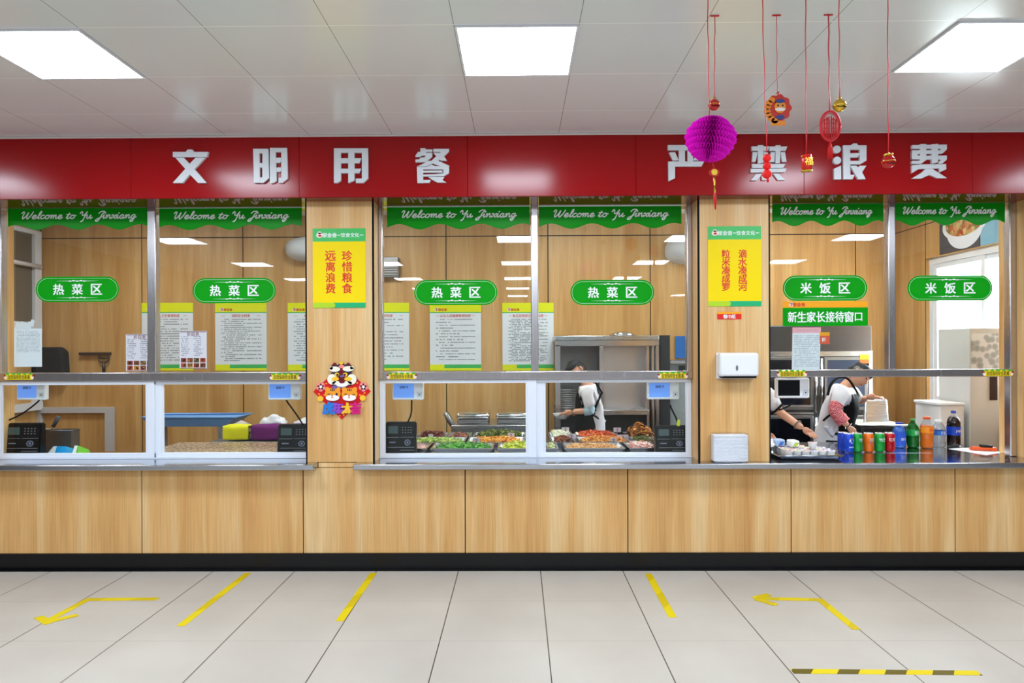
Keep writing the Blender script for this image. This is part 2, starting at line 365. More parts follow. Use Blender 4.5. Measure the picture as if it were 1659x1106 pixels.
# fascia sign
sign = thing('fascia_sign', 'red sign board with eight raised white characters above the serving windows', 'sign', (0, .1, FZ))
xs = [-HX] + [px(212+272.7*k, YF, 270) for k in range(-2, 8)] + [HX]
for a, b in zip(xs[:-1], xs[1:]):
    if b - a > .02: MB().rbox((a+.0008, YF, FZ+.002), (b-.0008, YF+.02, CEIL), .0015, 1).build('board', RED, sign)
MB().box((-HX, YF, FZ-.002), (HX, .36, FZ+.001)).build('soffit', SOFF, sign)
MB().box((-HX, YF+.021, FZ+.002), (HX, .36, CEIL+.05)).build('box_back', MBLACK, sign)
S(MB().rbox((-HX, YF-.018, CEIL-.014), (HX, YF, CEIL), .004, 2), 'trim_4', mat('white cove trim', (226, 216, 216), .4), 'thin white trim between the red sign and the ceiling', 'trim')
E8 = [(270, 230, ['138 220 430 220 470 165 570 165 610 220 930 220 900 332 138 332', '190 345 380 345 510 490 650 345 860 345 620 605 890 912 700 912 515 720 355 912 135 912 415 600']),
 (400, 230, ['138 150 275 150 290 910 155 910', '345 150 475 150 495 800 370 910 345 910', '138 150 475 150 475 248 138 248', '150 468 485 468 485 570 150 570', '155 788 495 788 495 800 370 910 155 910', '510 125 635 125 660 865 600 905 525 920 510 900', '510 125 888 125 888 220 510 220', '762 125 888 125 910 810 785 910 700 910 700 795 765 795', '600 345 755 345 755 420 740 458 600 458', '600 565 755 565 755 640 735 662 600 662']),
 (530, 230, ['152 138 305 138 305 865 220 912 152 912', '152 138 914 138 914 235 152 235', '470 138 608 138 608 855 480 912 470 912', '775 138 914 138 914 810 805 912 640 912 640 815 775 815', '300 360 760 360 715 468 300 468', '300 592 755 592 712 692 300 692']),
 (660, 230, ['290 138 405 138 405 165 555 165 555 220 290 220', '240 218 415 218 415 300 305 305 290 330 180 330 180 300', '415 240 555 240 555 330 440 420 400 448 180 448 180 388 260 385 300 342 380 340 415 300', '580 150 930 150 930 205 820 315 885 412 745 412 722 385 690 415 540 415 645 315 580 240 735 240 745 222 580 220', '455 415 690 412 940 530 925 550 790 560 720 530 620 500 570 475 430 545 210 545 360 480', '210 555 350 555 350 910 222 912', '350 555 430 555 540 500 620 535 930 535 930 608 350 608', '345 635 780 630 780 680 345 680', '800 560 930 540 930 690 820 755 345 765 345 722 640 712 800 697', '460 775 820 775 780 845 870 900 670 900 550 835', '222 845 520 838 490 905 222 912']),
 (1070, 220, ['168 205 1000 205 960 318 168 318', '195 370 330 365 410 545 285 552', '415 300 552 300 552 580 415 580', '610 300 735 300 735 580 610 580', '840 365 975 365 860 545 735 545', '180 568 985 568 925 678 180 678', '180 600 330 600 330 940 185 1010']),
 (1205, 220, ['180 235 570 235 540 332 185 332', '320 207 440 207 440 600 320 615', '205 360 315 360 265 580 190 580', '450 350 540 365 570 580 470 580', '580 235 980 235 940 332 580 332', '720 207 830 207 815 605 715 605', '615 360 705 360 690 580 575 580', '830 360 930 360 965 575 865 580', '192 625 940 625 890 712 192 712', '165 730 970 722 935 805 165 815', '480 805 600 805 600 940 520 985 420 985 410 900', '280 850 415 845 300 990 165 990', '670 840 790 840 940 980 780 985']),
 (1340, 220, ['155 735 315 665 318 970 160 970', '362 210 515 210 525 870 620 870 575 968 368 968', '362 210 535 210 590 168 665 168 705 210 885 210 885 305 362 305', '735 210 885 210 885 550 745 635 500 635 500 555 735 555', '510 385 735 380 735 405 690 480 510 480', '525 665 660 665 705 700 740 665 885 665 790 810 870 965 700 968 560 730']),
 (1465, 220, ['180 205 355 205 355 285 180 285', '360 180 495 180 495 540 380 625 180 625 180 555 360 555', '615 185 760 175 760 590 625 620', '355 200 960 192 960 285 355 285', '825 282 960 282 960 300 860 395 825 395', '180 318 825 318 825 398 180 398', '180 320 310 320 310 520 180 520', '180 440 960 435 960 525 180 520', '825 440 965 435 965 525 870 610 790 622 790 570 825 550', '185 655 400 632 950 625 955 740 805 810 805 722 335 735 185 830', '490 735 640 730 800 830 975 940 760 940 580 865 400 950 180 950 400 820'])]
YC = YF - .024
for ox, oy, polys in E8:
    mb = MB(); K = 80/1106
    for i_, p in enumerate(polys):
        q = [float(t) for t in p.split()]; pts = [at(ox+q[i]*K, oy+q[i+1]*K, YC) for i in range(0, len(q), 2)]
        mb.prism([(p_.x, p_.z) for p_ in pts], YC+i_*.0007, YF-.001)
    if ox == 1340:
        for cx, cy in ((222, 300), (228, 548)):
            c = at(ox+cx*K, oy+cy*K, YC); mb.ell(c.x, c.z, .028, .027, YC, YF-.001)
    mb.build('raised_character', LETTER, sign)
# ceiling lights
LITE = mat('lit diffuser', (230, 242, 255), .5, emit=LAMP); LITEK = mat('lit kitchen diffuser', (250, 250, 246), .5, emit=LAMP_K)
def light(x, y, z, label, group, m):
    t = thing('ceiling_light', label, 'ceiling light', (x, y, z-.012), group)
    mb = MB(); h = .298; r = .286
    for a, b in (((-h, -h), (h, -r)), ((-h, r), (h, h)), ((-h, -r), (-r, r)), ((r, -r), (h, r))): mb.box((x+a[0], y+a[1], z-.01), (x+b[0], y+b[1], z))
    mb.build('frame', ALU, t); MB().add([(x-r, y-r, z-.006), (x-r, y+r, z-.006), (x+r, y+r, z-.006), (x+r, y-r, z-.006)], [(0, 1, 2, 3)]).build('diffuser', m, t)
names = {(-2.4): 'square lit ceiling panel above the left part of the hall', 0: 'square lit ceiling panel in the middle of the ceiling', 2.4: 'square lit ceiling panel at the right, near the hanging ornaments'}
for j, y in enumerate(LY):
    for x in LX:
        light(x, y, CEIL, names[x] if j == 0 and x in names else 'square lit ceiling panel farther back over the hall, mirrored in the window glass', 'square ceiling light panels', LITE)
for x in (-4.2, -1.8, .6, 3.0):
    light(x, 1.55, CEIL+.03, 'square lit ceiling panel over the kitchen, hidden above the windows', 'kitchen ceiling light panels', LITEK)
# ------------------------------------------------------------------ serving windows
class Sh:
    """a flat sheet on a wall or pane: fractions (fx from the left, fy from the top) to places"""
    def __init__(s, u0, v0, u1, v1, Y, um=None):
        um = (u0+u1)/2 if um is None else um; s.Y = Y
        s.x0, s.x1 = at(u0, (v0+v1)/2, Y).x, at(u1, (v0+v1)/2, Y).x; s.z1, s.z0 = at(um, v0, Y).z, at(um, v1, Y).z
        s.w, s.h = s.x1-s.x0, s.z1-s.z0
    def X(s, f): return s.x0+f*s.w
    def Z(s, f): return s.z1-f*s.h
    def root(s, name, m, label, cat, group=None, th=.0015):
        return MB().box((s.x0, s.Y-th, s.z0), (s.x1, s.Y, s.z1)).build(name, m, None, label, cat, group)
    def band(s, mb, a, b, c, d, y): return mb.box((s.X(a), s.Y-y-.0004, s.Z(d)), (s.X(c), s.Y-y, s.Z(b)))
def dashes(mb, s, fx0, fx1, rows, ch, y, seed):
    r = random.Random(seed)
    for fy, ind, end in rows:
        x = s.X(fx0)+ind*s.w; xe = s.X(fx0+(fx1-fx0)*end); z = s.Z(fy)
        while x < xe:
            if r.random() > .2:
                hh = ch*(.55+.35*r.random()); ww = ch*.62
                mb.add([(x, y, z-hh/2), (x+ww, y, z-hh/2), (x+ww, y, z+hh/2), (x, y, z+hh/2)], [(0, 1, 2, 3)])
            x += ch*.95
def FB(u, v, w): return at(u, v, w)
GU = {1: 240, 2: 865, 3: 1440}
def gbox(mb, gi, u0, v0, u1, v1, y0=.178, y1=.222):
    a = px(u0, YG); b = px(u1, YG); return mb.box((a, y0, pz(v1, YG, GU[gi])), (b, y1, pz(v0, YG, GU[gi])))
pe = [PE[0][1], PE[1][0], PE[1][1], PE[2][0], PE[2][1], PE[3][0]]
WIN = []
def serving_window(gi, xa, xb, tv, lower, mu, label, sl, sr):
    t = thing('window_%d' % gi, label, 'serving window', ((xa+xb)/2, .2, ZS+.001), None, 'structure')
    u = GU[gi]; zt0, zt1 = pz(tv[1], YG, u), pz(tv[0], YG, u); m0, m1 = px(mu[0], YG), px(mu[1], YG)
    hd = pz(tv[0]-269, YG, u)
    mb = MB().box((xa+.001, .17, hd), (xb-.001, .23, FZ-.004)); mb.build('header', STEELF, t)
    for s_, (a, b) in zip((sl, sr), ((xa+.001, px(sl[1], YG) if sl else xa+.03), (px(sr[0], YG) if sr else xb-.03, xb-.001))):
        mb = MB().rbox((a, .165, zt0 if lower else ZS+.001), (b, .235, hd), .006, 2); mb.build('stile', STEELF, t)
    MB().rbox((m0, .165, zt1), (m1, .235, hd), .006, 2).build('mullion', STEELF, t)
    mb = MB().rbox((xa+.001, .16, zt0), (xb-.001, .24, zt1), .005, 2); mb.build('transom', STEELF, t)
    for a, b in ((xa+.02, m0+.004), (m1-.004, xb-.02)):
        MB().box((a, .199, zt1-.005), (b, .2035, hd+.005)).build('glass_pane', GLASS, t)
    if lower:
        zr0, zr1 = zt0-.001, pz(tv[1]+5, YG, u); zb0, zb1 = ZS+.006, pz(lower[0], YG, u)
        mid = (m0+m1)/2
        for a, b, yo, ws in ((xa+.002, mid+.012, .178, lower[1]), (mid-.002, xb-.002, .196, lower[2])):
            mb = MB(); c, d = yo, yo+.022
            mb.rbox((a, c, zb0), (b, d, zb1), .003, 1); mb.rbox((a, c, zr1-.004), (b, d, zr0), .003, 1)
            mb.rbox((a, c-.0012, zb0-.0005), (a+ws[0], d+.0006, zr0+.0004), .003, 1); mb.rbox((b-ws[1], c-.0012, zb0-.0005), (b, d+.0006, zr0+.0004), .003, 1)
            mb.box((a+ws[0], c+.004, zb1), (a+ws[0]+.014, d-.004, zr1)); mb.box((b-ws[1]-.014, c+.004, zb1), (b-ws[1], d-.004, zr1))
            sh = mb.build('sliding_sash', ALU, t)
            MB().box((a+ws[0]-.004, yo+.009, zb1-.004), (b-ws[1]+.004, yo+.0125, zr1)).build('glass_pane', GLASSC, sh)
        MB().box((xa+.002, .172, ZS+.001), (xb-.002, .225, ZS+.006)).build('track', ALU, t)
serving_window(1, pe[0], pe[1], (603, 617), (733, (.02, .055), (.06, .02)), (243, 257), 'left serving window with steel frame and white sliding sashes', (0, 8), None)
serving_window(2, pe[2], pe[3], (601, 614), (733, (.03, .07), (.07, .03)), (861, 873), 'middle serving window with steel frame over the hot food trays', (612, 622), (1112, 1120))
serving_window(3, pe[4], pe[5], (598, 610), None, (1436.5, 1448), 'right serving window with steel frame, open above the drinks', None, (1632, 1642))
# ------------------------------------------------------------------ script lettering of the banners
GL = {'W': ([[(0,1.45),(.22,1.9),(.42,1.6),(.3,.5),(.45,0),(.9,.8),(1.15,1.75),(1.05,.4),(1.25,0),(1.7,.9),(1.95,1.9)]], 2.0),
 'e': ([[(0,.3),(.5,.55),(.6,.9),(.35,1),(.1,.6),(.15,.1),(.45,0),(.85,.35)]], .82), 'l': ([[(0,.25),(.5,1.2),(.6,1.95),(.38,1.8),(.22,.6),(.3,.03),(.62,.3)]], .62),
 'c': ([[(.65,.85),(.42,1),(.12,.7),(.1,.2),(.4,0),(.82,.35)]], .8), 'o': ([[(.5,1),(.14,.75),(.1,.2),(.4,0),(.72,.35),(.66,.8),(.45,1),(.7,.8),(.95,.85)]], .92),
 'm': ([[(0,.7),(.15,1),(.2,.6),(.15,0),(.3,.7),(.55,1),(.6,.6),(.55,0),(.7,.7),(.95,1),(1.0,.5),(1.05,.03),(1.35,.3)]], 1.35),
 't': ([[(.05,.2),(.3,1),(.42,1.6),(.26,.6),(.22,.1),(.42,0),(.7,.35)], [(.0,1.1),(.65,1.18)]], .72), 'Y': ([[(0,1.4),(.25,1.9),(.42,1.5),(.45,1.0),(.7,.85),(1.0,1.3),(1.2,1.9),(1.0,.7),(.8,-.5),(.5,-.85)]], 1.25),
 'u': ([[(0,.8),(.12,1),(.12,.3),(.3,0),(.6,.5),(.72,1),(.7,.2),(.85,0),(1.1,.35)]], 1.1), 'J': ([[(.3,1.4),(.65,1.9),(1.3,1.85),(.95,1.2),(.7,0),(.4,-.7),(.05,-.6),(.3,-.1),(1.0,.45)]], 1.15),
 'i': ([[(0,.5),(.17,1),(.15,.2),(.3,0),(.55,.35)], [(.25,1.4),(.32,1.55)]], .55), 'n': ([[(0,.7),(.15,1),(.18,.5),(.15,0),(.3,.7),(.6,1),(.65,.4),(.75,0),(1.0,.35)]], 1.0),
 'x': ([[(0,.8),(.2,1),(.4,.5),(.6,0),(.85,.3)], [(.75,1),(.38,.5),(.02,0)]], .85), 'a': ([[(.62,.85),(.37,1),(.1,.6),(.15,.1),(.4,0),(.62,.6),(.67,1),(.62,.2),(.78,0),(1,.35)]], 1.0),
 'g': ([[(.62,.85),(.37,1),(.1,.6),(.15,.15),(.4,.1),(.62,.6),(.67,1),(.55,-.4),(.25,-.85),(.05,-.5),(.5,0),(.95,.45)]], .95)}
def script(mb, s, x0, x1, zb, xh, wd, Y):
    tot = sum(.65 if c == ' ' else GL[c][1] for c in s); kx = (x1-x0)/tot; x = 0
    for c in s:
        if c == ' ': x += .65; continue
        for st in GL[c][0]:
            mb.ribbon([(x0+(x+p.x)*kx+p.y*xh*.3, zb+p.y*xh) for p in spline([Vector((a, b)) for a, b in st], 4)], wd, Y)
        x += GL[c][1]
VIN = mat('green banner vinyl', (0, 142, 10), .4, 0, .16)
def banner(u0, v0, u1, v1, t0, t1, tb, ph, per, label):
    s = Sh(u0, v0, u1, v1, .197); n = 90; poly = []
    amp = s.h*.115
    for k in range(n+1):
        u = u0+(u1-u0)*k/n; poly.append((s.X(k/n), s.z0+amp+amp*math.cos(2*math.pi*(u-ph)/per+math.pi)))
    mb = MB(); y0, y1 = .1962, .197
    for k in range(n):
        (a, za), (b, zb_) = poly[k], poly[k+1]
        mb.add([(a, y0, za), (b, y0, zb_), (b, y0, s.z1), (a, y0, s.z1)], [(0, 1, 2, 3)], False)
        mb.add([(a, y1, za), (b, y1, zb_), (b, y1, s.z1), (a, y1, s.z1)], [(3, 2, 1, 0)], False)
        mb.add([(a, y0, za), (b, y0, zb_), (b, y1, zb_), (a, y1, za)], [(3, 2, 1, 0)], False)
    r = mb.build('window_banner', VIN, None, label, 'banner', 'green welcome banners on the window glass')
    mb = MB(); zb = at((t0+t1)/2, tb, .196).z; script(mb, 'Welcome to Yu Jinxiang', px(t0, .196, 350), px(t1, .196, 350), zb, .0285, .0085, .1958); mb.build('lettering', WPRINT, r)
    MB().box((s.x0, .1958, s.z1-.005), (s.x1, .197, s.z1)).build('edge', WPRINT, r)
for a in ((13, 336, 242, 372, 33, 220, 354, 60, 66.6, 'green scalloped welcome banner on the leftmost glass pane'),
          (258, 336, 489, 372, 280, 467, 354, 307, 66.6, 'green scalloped welcome banner on the second glass pane, beside the lion dance pillar'),
          (627, 334, 858, 371, 649, 836, 352, 680, 66.6, 'green scalloped welcome banner on the left pane of the middle window'),
          (873, 333, 1104, 370, 895, 1082, 351, 926, 66.6, 'green scalloped welcome banner on the right pane of the middle window'),
          (1251, 329, 1431, 366, 1263, 1412, 347, 1287, 54, 'green scalloped welcome banner above the sign for parents of new students'),
          (1448, 327, 1628, 365, 1461, 1613, 346, 1478, 54, 'green scalloped welcome banner on the rightmost glass pane')): banner(*a)
def capsule(s, ins, n=14):
    x0, x1, z0, z1 = s.x0+ins, s.x1-ins, s.z0+ins, s.z1-ins; r = (z1-z0)/2; zc = (z0+z1)/2
    return [(x1-r+r*math.cos(t), zc+r*math.sin(t)) for t in [-math.pi/2+math.pi*k/n for k in range(n+1)]] + [(x0+r-r*math.cos(t), zc-r*math.sin(t)) for t in [-math.pi/2+math.pi*k/n for k in range(n+1)]]
def pill(u0, v0, u1, v1, word, label):
    s = Sh(u0, v0, u1, v1, .197); r = MB().prism(capsule(s, 0), .1955, .197).build('window_sign', GREEN, None, label, 'sign', 'green food area signs on the glass')
    mb = MB(); c = capsule(s, .013); mb.ribbon(c+[c[0]], .0016, .1952)
    for f, sg in ((.17, 1), (.83, -1)):
        x = s.X(.5); z = s.Z(f); mb.prism([(x-.17, z), (x, z+.0025), (x+.17, z), (x, z-.0025)], .1951, .1952)
        for k in (-.055, -.03, 0, .03, .055): mb.ell(x+k, z+(.003 if k in (-.03, .03) else -.001), .011, .0045, .1950, .1951, 8)
    mb.build('border', WPRINT, r)
    k = s.w/135
    for ch, f in zip(word, (.275, .5, .73)): MB().text(ch, s.X(f), s.Z(.5), 17*k, .1949, .028).build('character', WPRINT, r)
for a in ((58, 448, 193, 489, '热菜区', 'green hot dish sign on the leftmost glass pane'), (312, 450, 447, 491, '热菜区', 'green hot dish sign on the second glass pane from the left'),
          (671, 453, 806, 494, '热菜区', 'green hot dish sign on the left pane of the middle window'), (924, 453, 1060, 494, '热菜区', 'green hot dish sign on the right pane of the middle window, above the food warmer'),
          (1268, 446, 1405, 487, '米饭区', 'green rice area sign directly above the sign for new students'), (1470, 446, 1608, 487, '米饭区', 'green rice area sign on the rightmost glass pane')): pill(*a)
EMB = mat('pink white emblem', (250, 222, 214), .5); ORG = mat('orange print', (250, 168, 0), .4); LIME = mat('lime print', (176, 214, 20), .45); GRN2 = mat('leaf green print', (60, 188, 92), .4); TEAL = mat('teal green print', (0, 176, 110), .4); ORED = mat('red lettering', (222, 44, 14), .5)
def emblem(mb, x, z, r, Y):
    mb.mi = 0; mb.ell(x, z, r, r*.8, Y-.0002, Y); mb.ell(x, z+r*.75, r*.6, r*.4, Y-.0002, Y)
    mb.mi = 1; mb.ell(x+r*.1, z-r*.15, r*.5, r*.35, Y-.0004, Y-.0002, 10)
# sign for new students' parents
s = Sh(1268, 488, 1406, 528, .197); r = s.root('window_sign', GREEN, 'green sign with yellow top strip for parents of new students', 'sign')
mb = MB(); s.band(mb, 0, 0, 1, .25, .0015); mb.build('top_strip', ORG, r)
mb = MB(); emblem(mb, s.X(.1), s.Z(.13), .017, s.Y-.002); mb.mi = 1; mb.text('郁金香', s.X(.19), s.Z(.13), .03, s.Y-.0024, .03); mb.build('logo', [EMB, REDP], r)
for k, ch in enumerate('新生家长接待窗口'): MB().text(ch, s.X(.112+.111*k), s.Z(.63), (.06 if ch == '口' else .08), s.Y-.0024, .022, w=(.054 if ch == '口' else .066)).build('character', WPRINT, r)
# labels on the transoms
LABY = mat('yellow label', (238, 216, 10), .4)
def tlabel(u0, v0, u1, v1, word, label):
    s = Sh(u0, v0, u1, v1, .159); r = MB().rbox((s.x0+.02, .157, s.z0), (s.x1-.02, .159, s.z1), .0009, 1).build('label_strip', LABY, None, label, 'label', 'yellow labels on the steel transoms')
    mb = MB()
    for f, w in ((.14, .06), (.33, .05), (.5, .07), (.68, .05), (.86, .06)): mb.ell(s.X(f), s.z1-.002, w*s.w, .008, .1560, .1568, 10)
    mb.build('leaf_border', mat('leaf print', (70, 170, 40), .5), r)
    mb = MB()
    for f, m_ in ((.08, 0), (.92, 1)):
        mb.mi = 0; mb.ell(s.X(f), s.Z(.6), .011, .016, .1556, .1559, 12); mb.mi = 1; mb.ell(s.X(f)+(.006 if m_ else -.004), s.Z(.35), .010, .007, .1552, .1555, 10)
    mb.build('cartoon_child', [EMB, mat('dark red print', (150, 40, 30), .5)], r)
    mb = MB(); mb.text(word, s.X(.5), s.Z(.56), .034, .1558, .012, w=s.w*.68); mb.build('lettering', mat('brown lettering', (84, 54, 10), .5), r)
W1 = '自觉保持安全距离'
for a in ((5, 605, 57, 615, 'yellow label on the transom at the left end of the left window'), (435, 605, 489, 615, 'yellow label on the transom beside the lion dance pillar'),
          (625, 604, 677, 614, 'yellow label on the transom at the left end of the middle window'), (1064, 603, 1116, 613, 'yellow label on the transom at the right end of the middle window'),
          (1257, 600, 1309, 610, 'yellow label on the transom above the dark display'), (1590, 599, 1643, 609, 'yellow label on the transom at the right end of the right window')): tlabel(a[0], a[1], a[2], a[3], W1, a[4])
# slogan posters on the pillars
def slogan(u0, v0, u1, v1, cols, n, label):
    s = Sh(u0, v0, u1, v1, -.0005); r = s.root('slogan_poster', YEL, label, 'poster', None, .004); y = s.Y-.0045
    mb = MB(); s.band(mb, 0, 0, 1, .165, .004); mb.build('header_band', GRN2, r)
    mb = MB(); s.band(mb, 0, .935, .4, 1, .004); mb.mi = 1; s.band(mb, .4, .935, 1, 1, .004); mb.mi = 0; mb.ell(s.X(.37), s.Z(.967), .022, .018, y-.0004, y, 12); mb.build('footer_band', [LIME, TEAL], r)
    mb = MB(); emblem(mb, s.X(.13), s.Z(.085), .024, y); mb.mi = 2; mb.text('郁金香', s.X(.32), s.Z(.085), .034, y-.0006, .02); mb.text('饮食文化', s.X(.71), s.Z(.085), .032, y-.0006, .02)
    mb.box((s.X(.47), y-.0006, s.Z(.09)), (s.X(.53), y, s.Z(.08))); mb.box((s.X(.9), y-.0006, s.Z(.09)), (s.X(.96), y, s.Z(.08))); mb.build('logo', [EMB, REDP, WPRINT], r)
    for w, fx in zip(cols, (.335, .65)):
        for k, ch in enumerate(w): MB().text(ch, s.X(fx), s.Z(.345+k*(.41/(n-1))), (.072 if n == 4 else .061), y-.0002, .025).build('character', ORED, r)
slogan(507, 370, 592.5, 498.5, ('远离浪费', '珍惜粮食'), 4, 'yellow slogan poster with green header on the lion dance pillar')
slogan(1147, 366.5, 1233, 496, ('粒米凑成箩', '滴水凑成河'), 5, 'yellow slogan poster on the pillar above the towel dispenser')
s = Sh(1162, 505, 1201, 517, -.0005); r = s.root('napkin_label', mat('red label', (228, 24, 12), .4), 'small red label under the yellow slogan poster on the right pillar', 'label', None, .003)
mb = MB(); s.band(mb, 0, 0, 1, .28, .003); mb.build('top_strip', ORG, r)
for k, ch in enumerate('餐巾纸'): MB().text(ch, s.X(.33+.17*k), s.Z(.64), .03, s.Y-.0036, .02).build('character', WPRINT, r)
# notices on the kitchen's back wall
PB = mat('pale blue white notice', (226, 236, 246), .55); LIMEY = mat('yellow green print', (226, 236, 0), .5)
def notice(u0, title, seed, label, rows):
    s = Sh(u0, 490.5, u0+83, 600, YB-.0005, 840 if False else u0+41); r = s.root('rules_notice', PB, label, 'notice', 'rules notices on the kitchen wall', .004); y = s.Y-.0045
    mb = MB(); s.band(mb, 0, 0, 1, .135, .004); s.band(mb, 0, .91, .28, 1, .004); s.band(mb, .28, .965, 1, 1, .004); mb.mi = 1; s.band(mb, 0, .135, 1, .15, .004); s.band(mb, .28, .91, 1, .965, .004); mb.build('colour_bands', [LIMEY, GRN2], r)
    mb = MB(); emblem(mb, s.X(.13), s.Z(.1), .024, y); mb.mi = 1; mb.text('郁金香', s.X(.25), s.Z(.1), .032, y-.0006, .03); mb.build('logo', [EMB, REDP], r)
    mb = MB(); mb.text(title, s.X(.5), s.Z(.19), .034, y-.0004, .012); mb.box((s.X(.12), y-.0004, s.Z(.192)), (s.X(.19), y, s.Z(.187))); mb.box((s.X(.81), y-.0004, s.Z(.192)), (s.X(.88), y, s.Z(.187))); mb.build('title', REDP, r)
    mb = MB(); R = random.Random(seed); n = rows; fy = [.245+(.9-.265)*k/n for k in range(n)]
    dashes(mb, s, .12, .9, [(f, (.06 if k % 2 == 0 else 0), (.98 if k % 2 == 0 else .25+.7*R.random())) for k, f in enumerate(fy)], .0155, y-.0004, seed); mb.build('print', GREY, r)
NT = (('个人卫生管理制度', 'rules notice half behind the left window mullion'), ('消防安全制度', 'rules notice right of the small price list on the glass, with a fire safety title'),
      ('食品安全制度', 'rules notice cut by the lion dance pillar, seen in the left window'), ('食品留样制度', 'rules notice at the left edge of the middle window'),
      ('从业人员健康管理制度', 'rules notice under the hot dish sign in the left pane of the middle window'), ('食品采购索证管理制度', 'rules notice behind the mullion of the middle window'))
for u0, (tt, lb), rw in zip((230, 349, 466.5, 580, 696.5, 814), NT, (18, 22, 18, 14, 15, 26)): notice(u0, tt, int(u0), lb, rw)
# price lists and papers on the glass
PHO = [mat('food photo %d' % k, c, .5) for k, c in enumerate(((150, 40, 24), (190, 70, 40), (120, 60, 40), (200, 140, 30), (90, 90, 60)))]
def pricelist(u0, v0, u1, v1, label, seed):
    s = Sh(u0, v0, u1, v1, .2065); r = MB().box((s.x0, .2055, s.z0), (s.x1, .2065, s.z1)).build('price_list', mat('pinkish white paper', (238, 230, 240), .5), None, label, 'price list', 'price lists on the glass'); y = .2053
    mb = MB(); mb.text('价目表', s.X(.5), s.Z(.085), .03, y, .012); mb.box((s.X(.02), y, s.Z(.03)), (s.X(.98), y+.0002, s.Z(.012))); mb.box((s.X(.02), y, s.Z(.995)), (s.X(.98), y+.0002, s.Z(.98))); mb.build('title', mat('purple print', (110, 20, 60), .5), r)
    mb = MB(); rows = [(.15+.055*k, 0, .55+.4*random.Random(k+seed).random()) for k in range(10)]
    dashes(mb, s, .06, .42, rows, .009, y, seed); dashes(mb, s, .52, .9, rows, .009, y, seed+1); mb.build('print', GREY, r)
    mb = MB(); R = random.Random(seed)
    for i in range(4):
        for j in range(2):
            a, b = .05+.235*i, .72+.135*j; mb.mi = (i*2+j) % 5; mb.box((s.X(a), y-.0001, s.Z(b+.115)), (s.X(a+.2), y+.0002, s.Z(b)))
            for q in range(5): mb.mi = R.randrange(5); mb.ell(s.X(a+.05+.1*R.random()), s.Z(b+.03+.06*R.random()), .008, .006, y-.0004, y-.0002, 8)
    mb.build('food_photos', PHO, r)
pricelist(204, 541, 249, 601, 'white price list partly behind the mullion of the left window', 3)
pricelist(291, 536, 335, 597, 'white price list on the second glass pane, left of the fire safety notice', 9)
s = Sh(23, 532, 68, 594, .2065); mb = MB(); mb.box((s.x0, .205, s.z0), (s.x1, .2062, s.z1)); r = mb.build('paper_sheet', PAPER, None, 'white printed sheet taped to the leftmost glass pane', 'paper')
mb = MB(); dashes(mb, s, .1, .9, [(.08+.035*k, 0, 1) for k in range(16)], .007, .2048, 5); mb.build('print', mat('faint print', (170, 176, 190), .6), r)
mb = MB(); R = random.Random(4)
for k in range(7):
    x = s.X(.02+.09*k); z = s.z1+.015+.03*R.random(); mb.add([(x, .2049, z-.02), (x+.03, .2046, z-.03), (x+.04, .2042, z+.02), (x+.015, .205, z+.03)], [(0, 1, 2, 3)])
mb.build('clear_tape', mat('shiny tape', (236, 240, 246), .1, 0, .9), r)
s = Sh(1284, 530, 1330, 599, .2065); mb = MB(); mb.add([(s.X(0), .206, s.z1), (s.X(-.03), .206, s.z0), (s.X(.95), .2062, s.z0), (s.X(1), .206, s.z1)], [(0, 1, 2, 3)]); mb.add([(s.X(0), .207, s.z1), (s.X(-.03), .207, s.z0), (s.X(.95), .2072, s.z0), (s.X(1), .207, s.z1)], [(3, 2, 1, 0)])
r = mb.build('timetable_sheet', PAPER, None, 'white printed table with pink heading hung below the sign for new students', 'paper')
mb = MB(); mb.box((s.X(0), .2054, s.Z(.13)), (s.X(1), .2058, s.Z(0))); mb.build('heading', mat('pink paper', (246, 178, 190), .6), r)
mb = MB(); dashes(mb, s, .06, .92, [(.07, .1, .9)]+[(.2+.042*k, 0, 1) for k in range(18)], .0085, .2052, 6); mb.build('print', mat('faint print', (170, 176, 190), .6), r)
# ------------------------------------------------------------------ floor tape
def tape(name, label, segs, m=TAPE, w=.05, fx=None, group=None):
    mb = MB()
    for i, (a, b) in enumerate(segs):
        p, q = at_z(a[0], a[1], 0), at_z(b[0], b[1], 0); p.z = q.z = 0; d = (q-p).normalized(); o = Vector((-d.y, d.x, 0))*w/2; z0, z1 = .0004, .0012+.0005*i
        c = [p+o, q+o, q-o, p-o]; mb.add([(v.x, v.y, z0) for v in c]+[(v.x, v.y, z1) for v in c], [(3, 2, 1, 0), (4, 5, 6, 7), (0, 1, 5, 4), (1, 2, 6, 5), (2, 3, 7, 6), (3, 0, 4, 7)], False)
    return mb.build(name, m, None, label, 'floor tape', group)
STRIPE = mat('worn striped tape', (220, 196, 0), .5, 0, .3)
def stripes(m, sc, dark, ax=(1, 1, 0)):
    t = nd(m, 'ShaderNodeTexCoord'); mp = nd(m, 'ShaderNodeMapping'); mp.inputs['Rotation'].default_value = (0, 0, .62)
    ln(m, t.outputs['Object'], mp.inputs[0]); sp = nd(m, 'ShaderNodeSeparateXYZ'); ln(m, mp.outputs[0], sp.inputs[0])
    f = math_(m, 'LESS_THAN', math_(m, 'FRACT', math_(m, 'MULTIPLY', sp.outputs[0], sc)), .45)
    ln(m, mixc(m, f, bsdf(m).inputs['Base Color'].default_value[:], lin(dark)), bsdf(m).inputs['Base Color'])
stripes(STRIPE, 5.2, (96, 84, 10))
FAINT = mat('faint striped tape', (220, 196, 0), .5, 0, .3); stripes(FAINT, 3.5, (204, 178, 0))
tape('floor_arrow', 'yellow tape arrow bending left on the floor at the left', [((256, 970), (138, 971)), ((144, 970), (76, 1006)), ((62, 999), (80, 1010)), ((76, 1008), (126, 996))], FAINT)
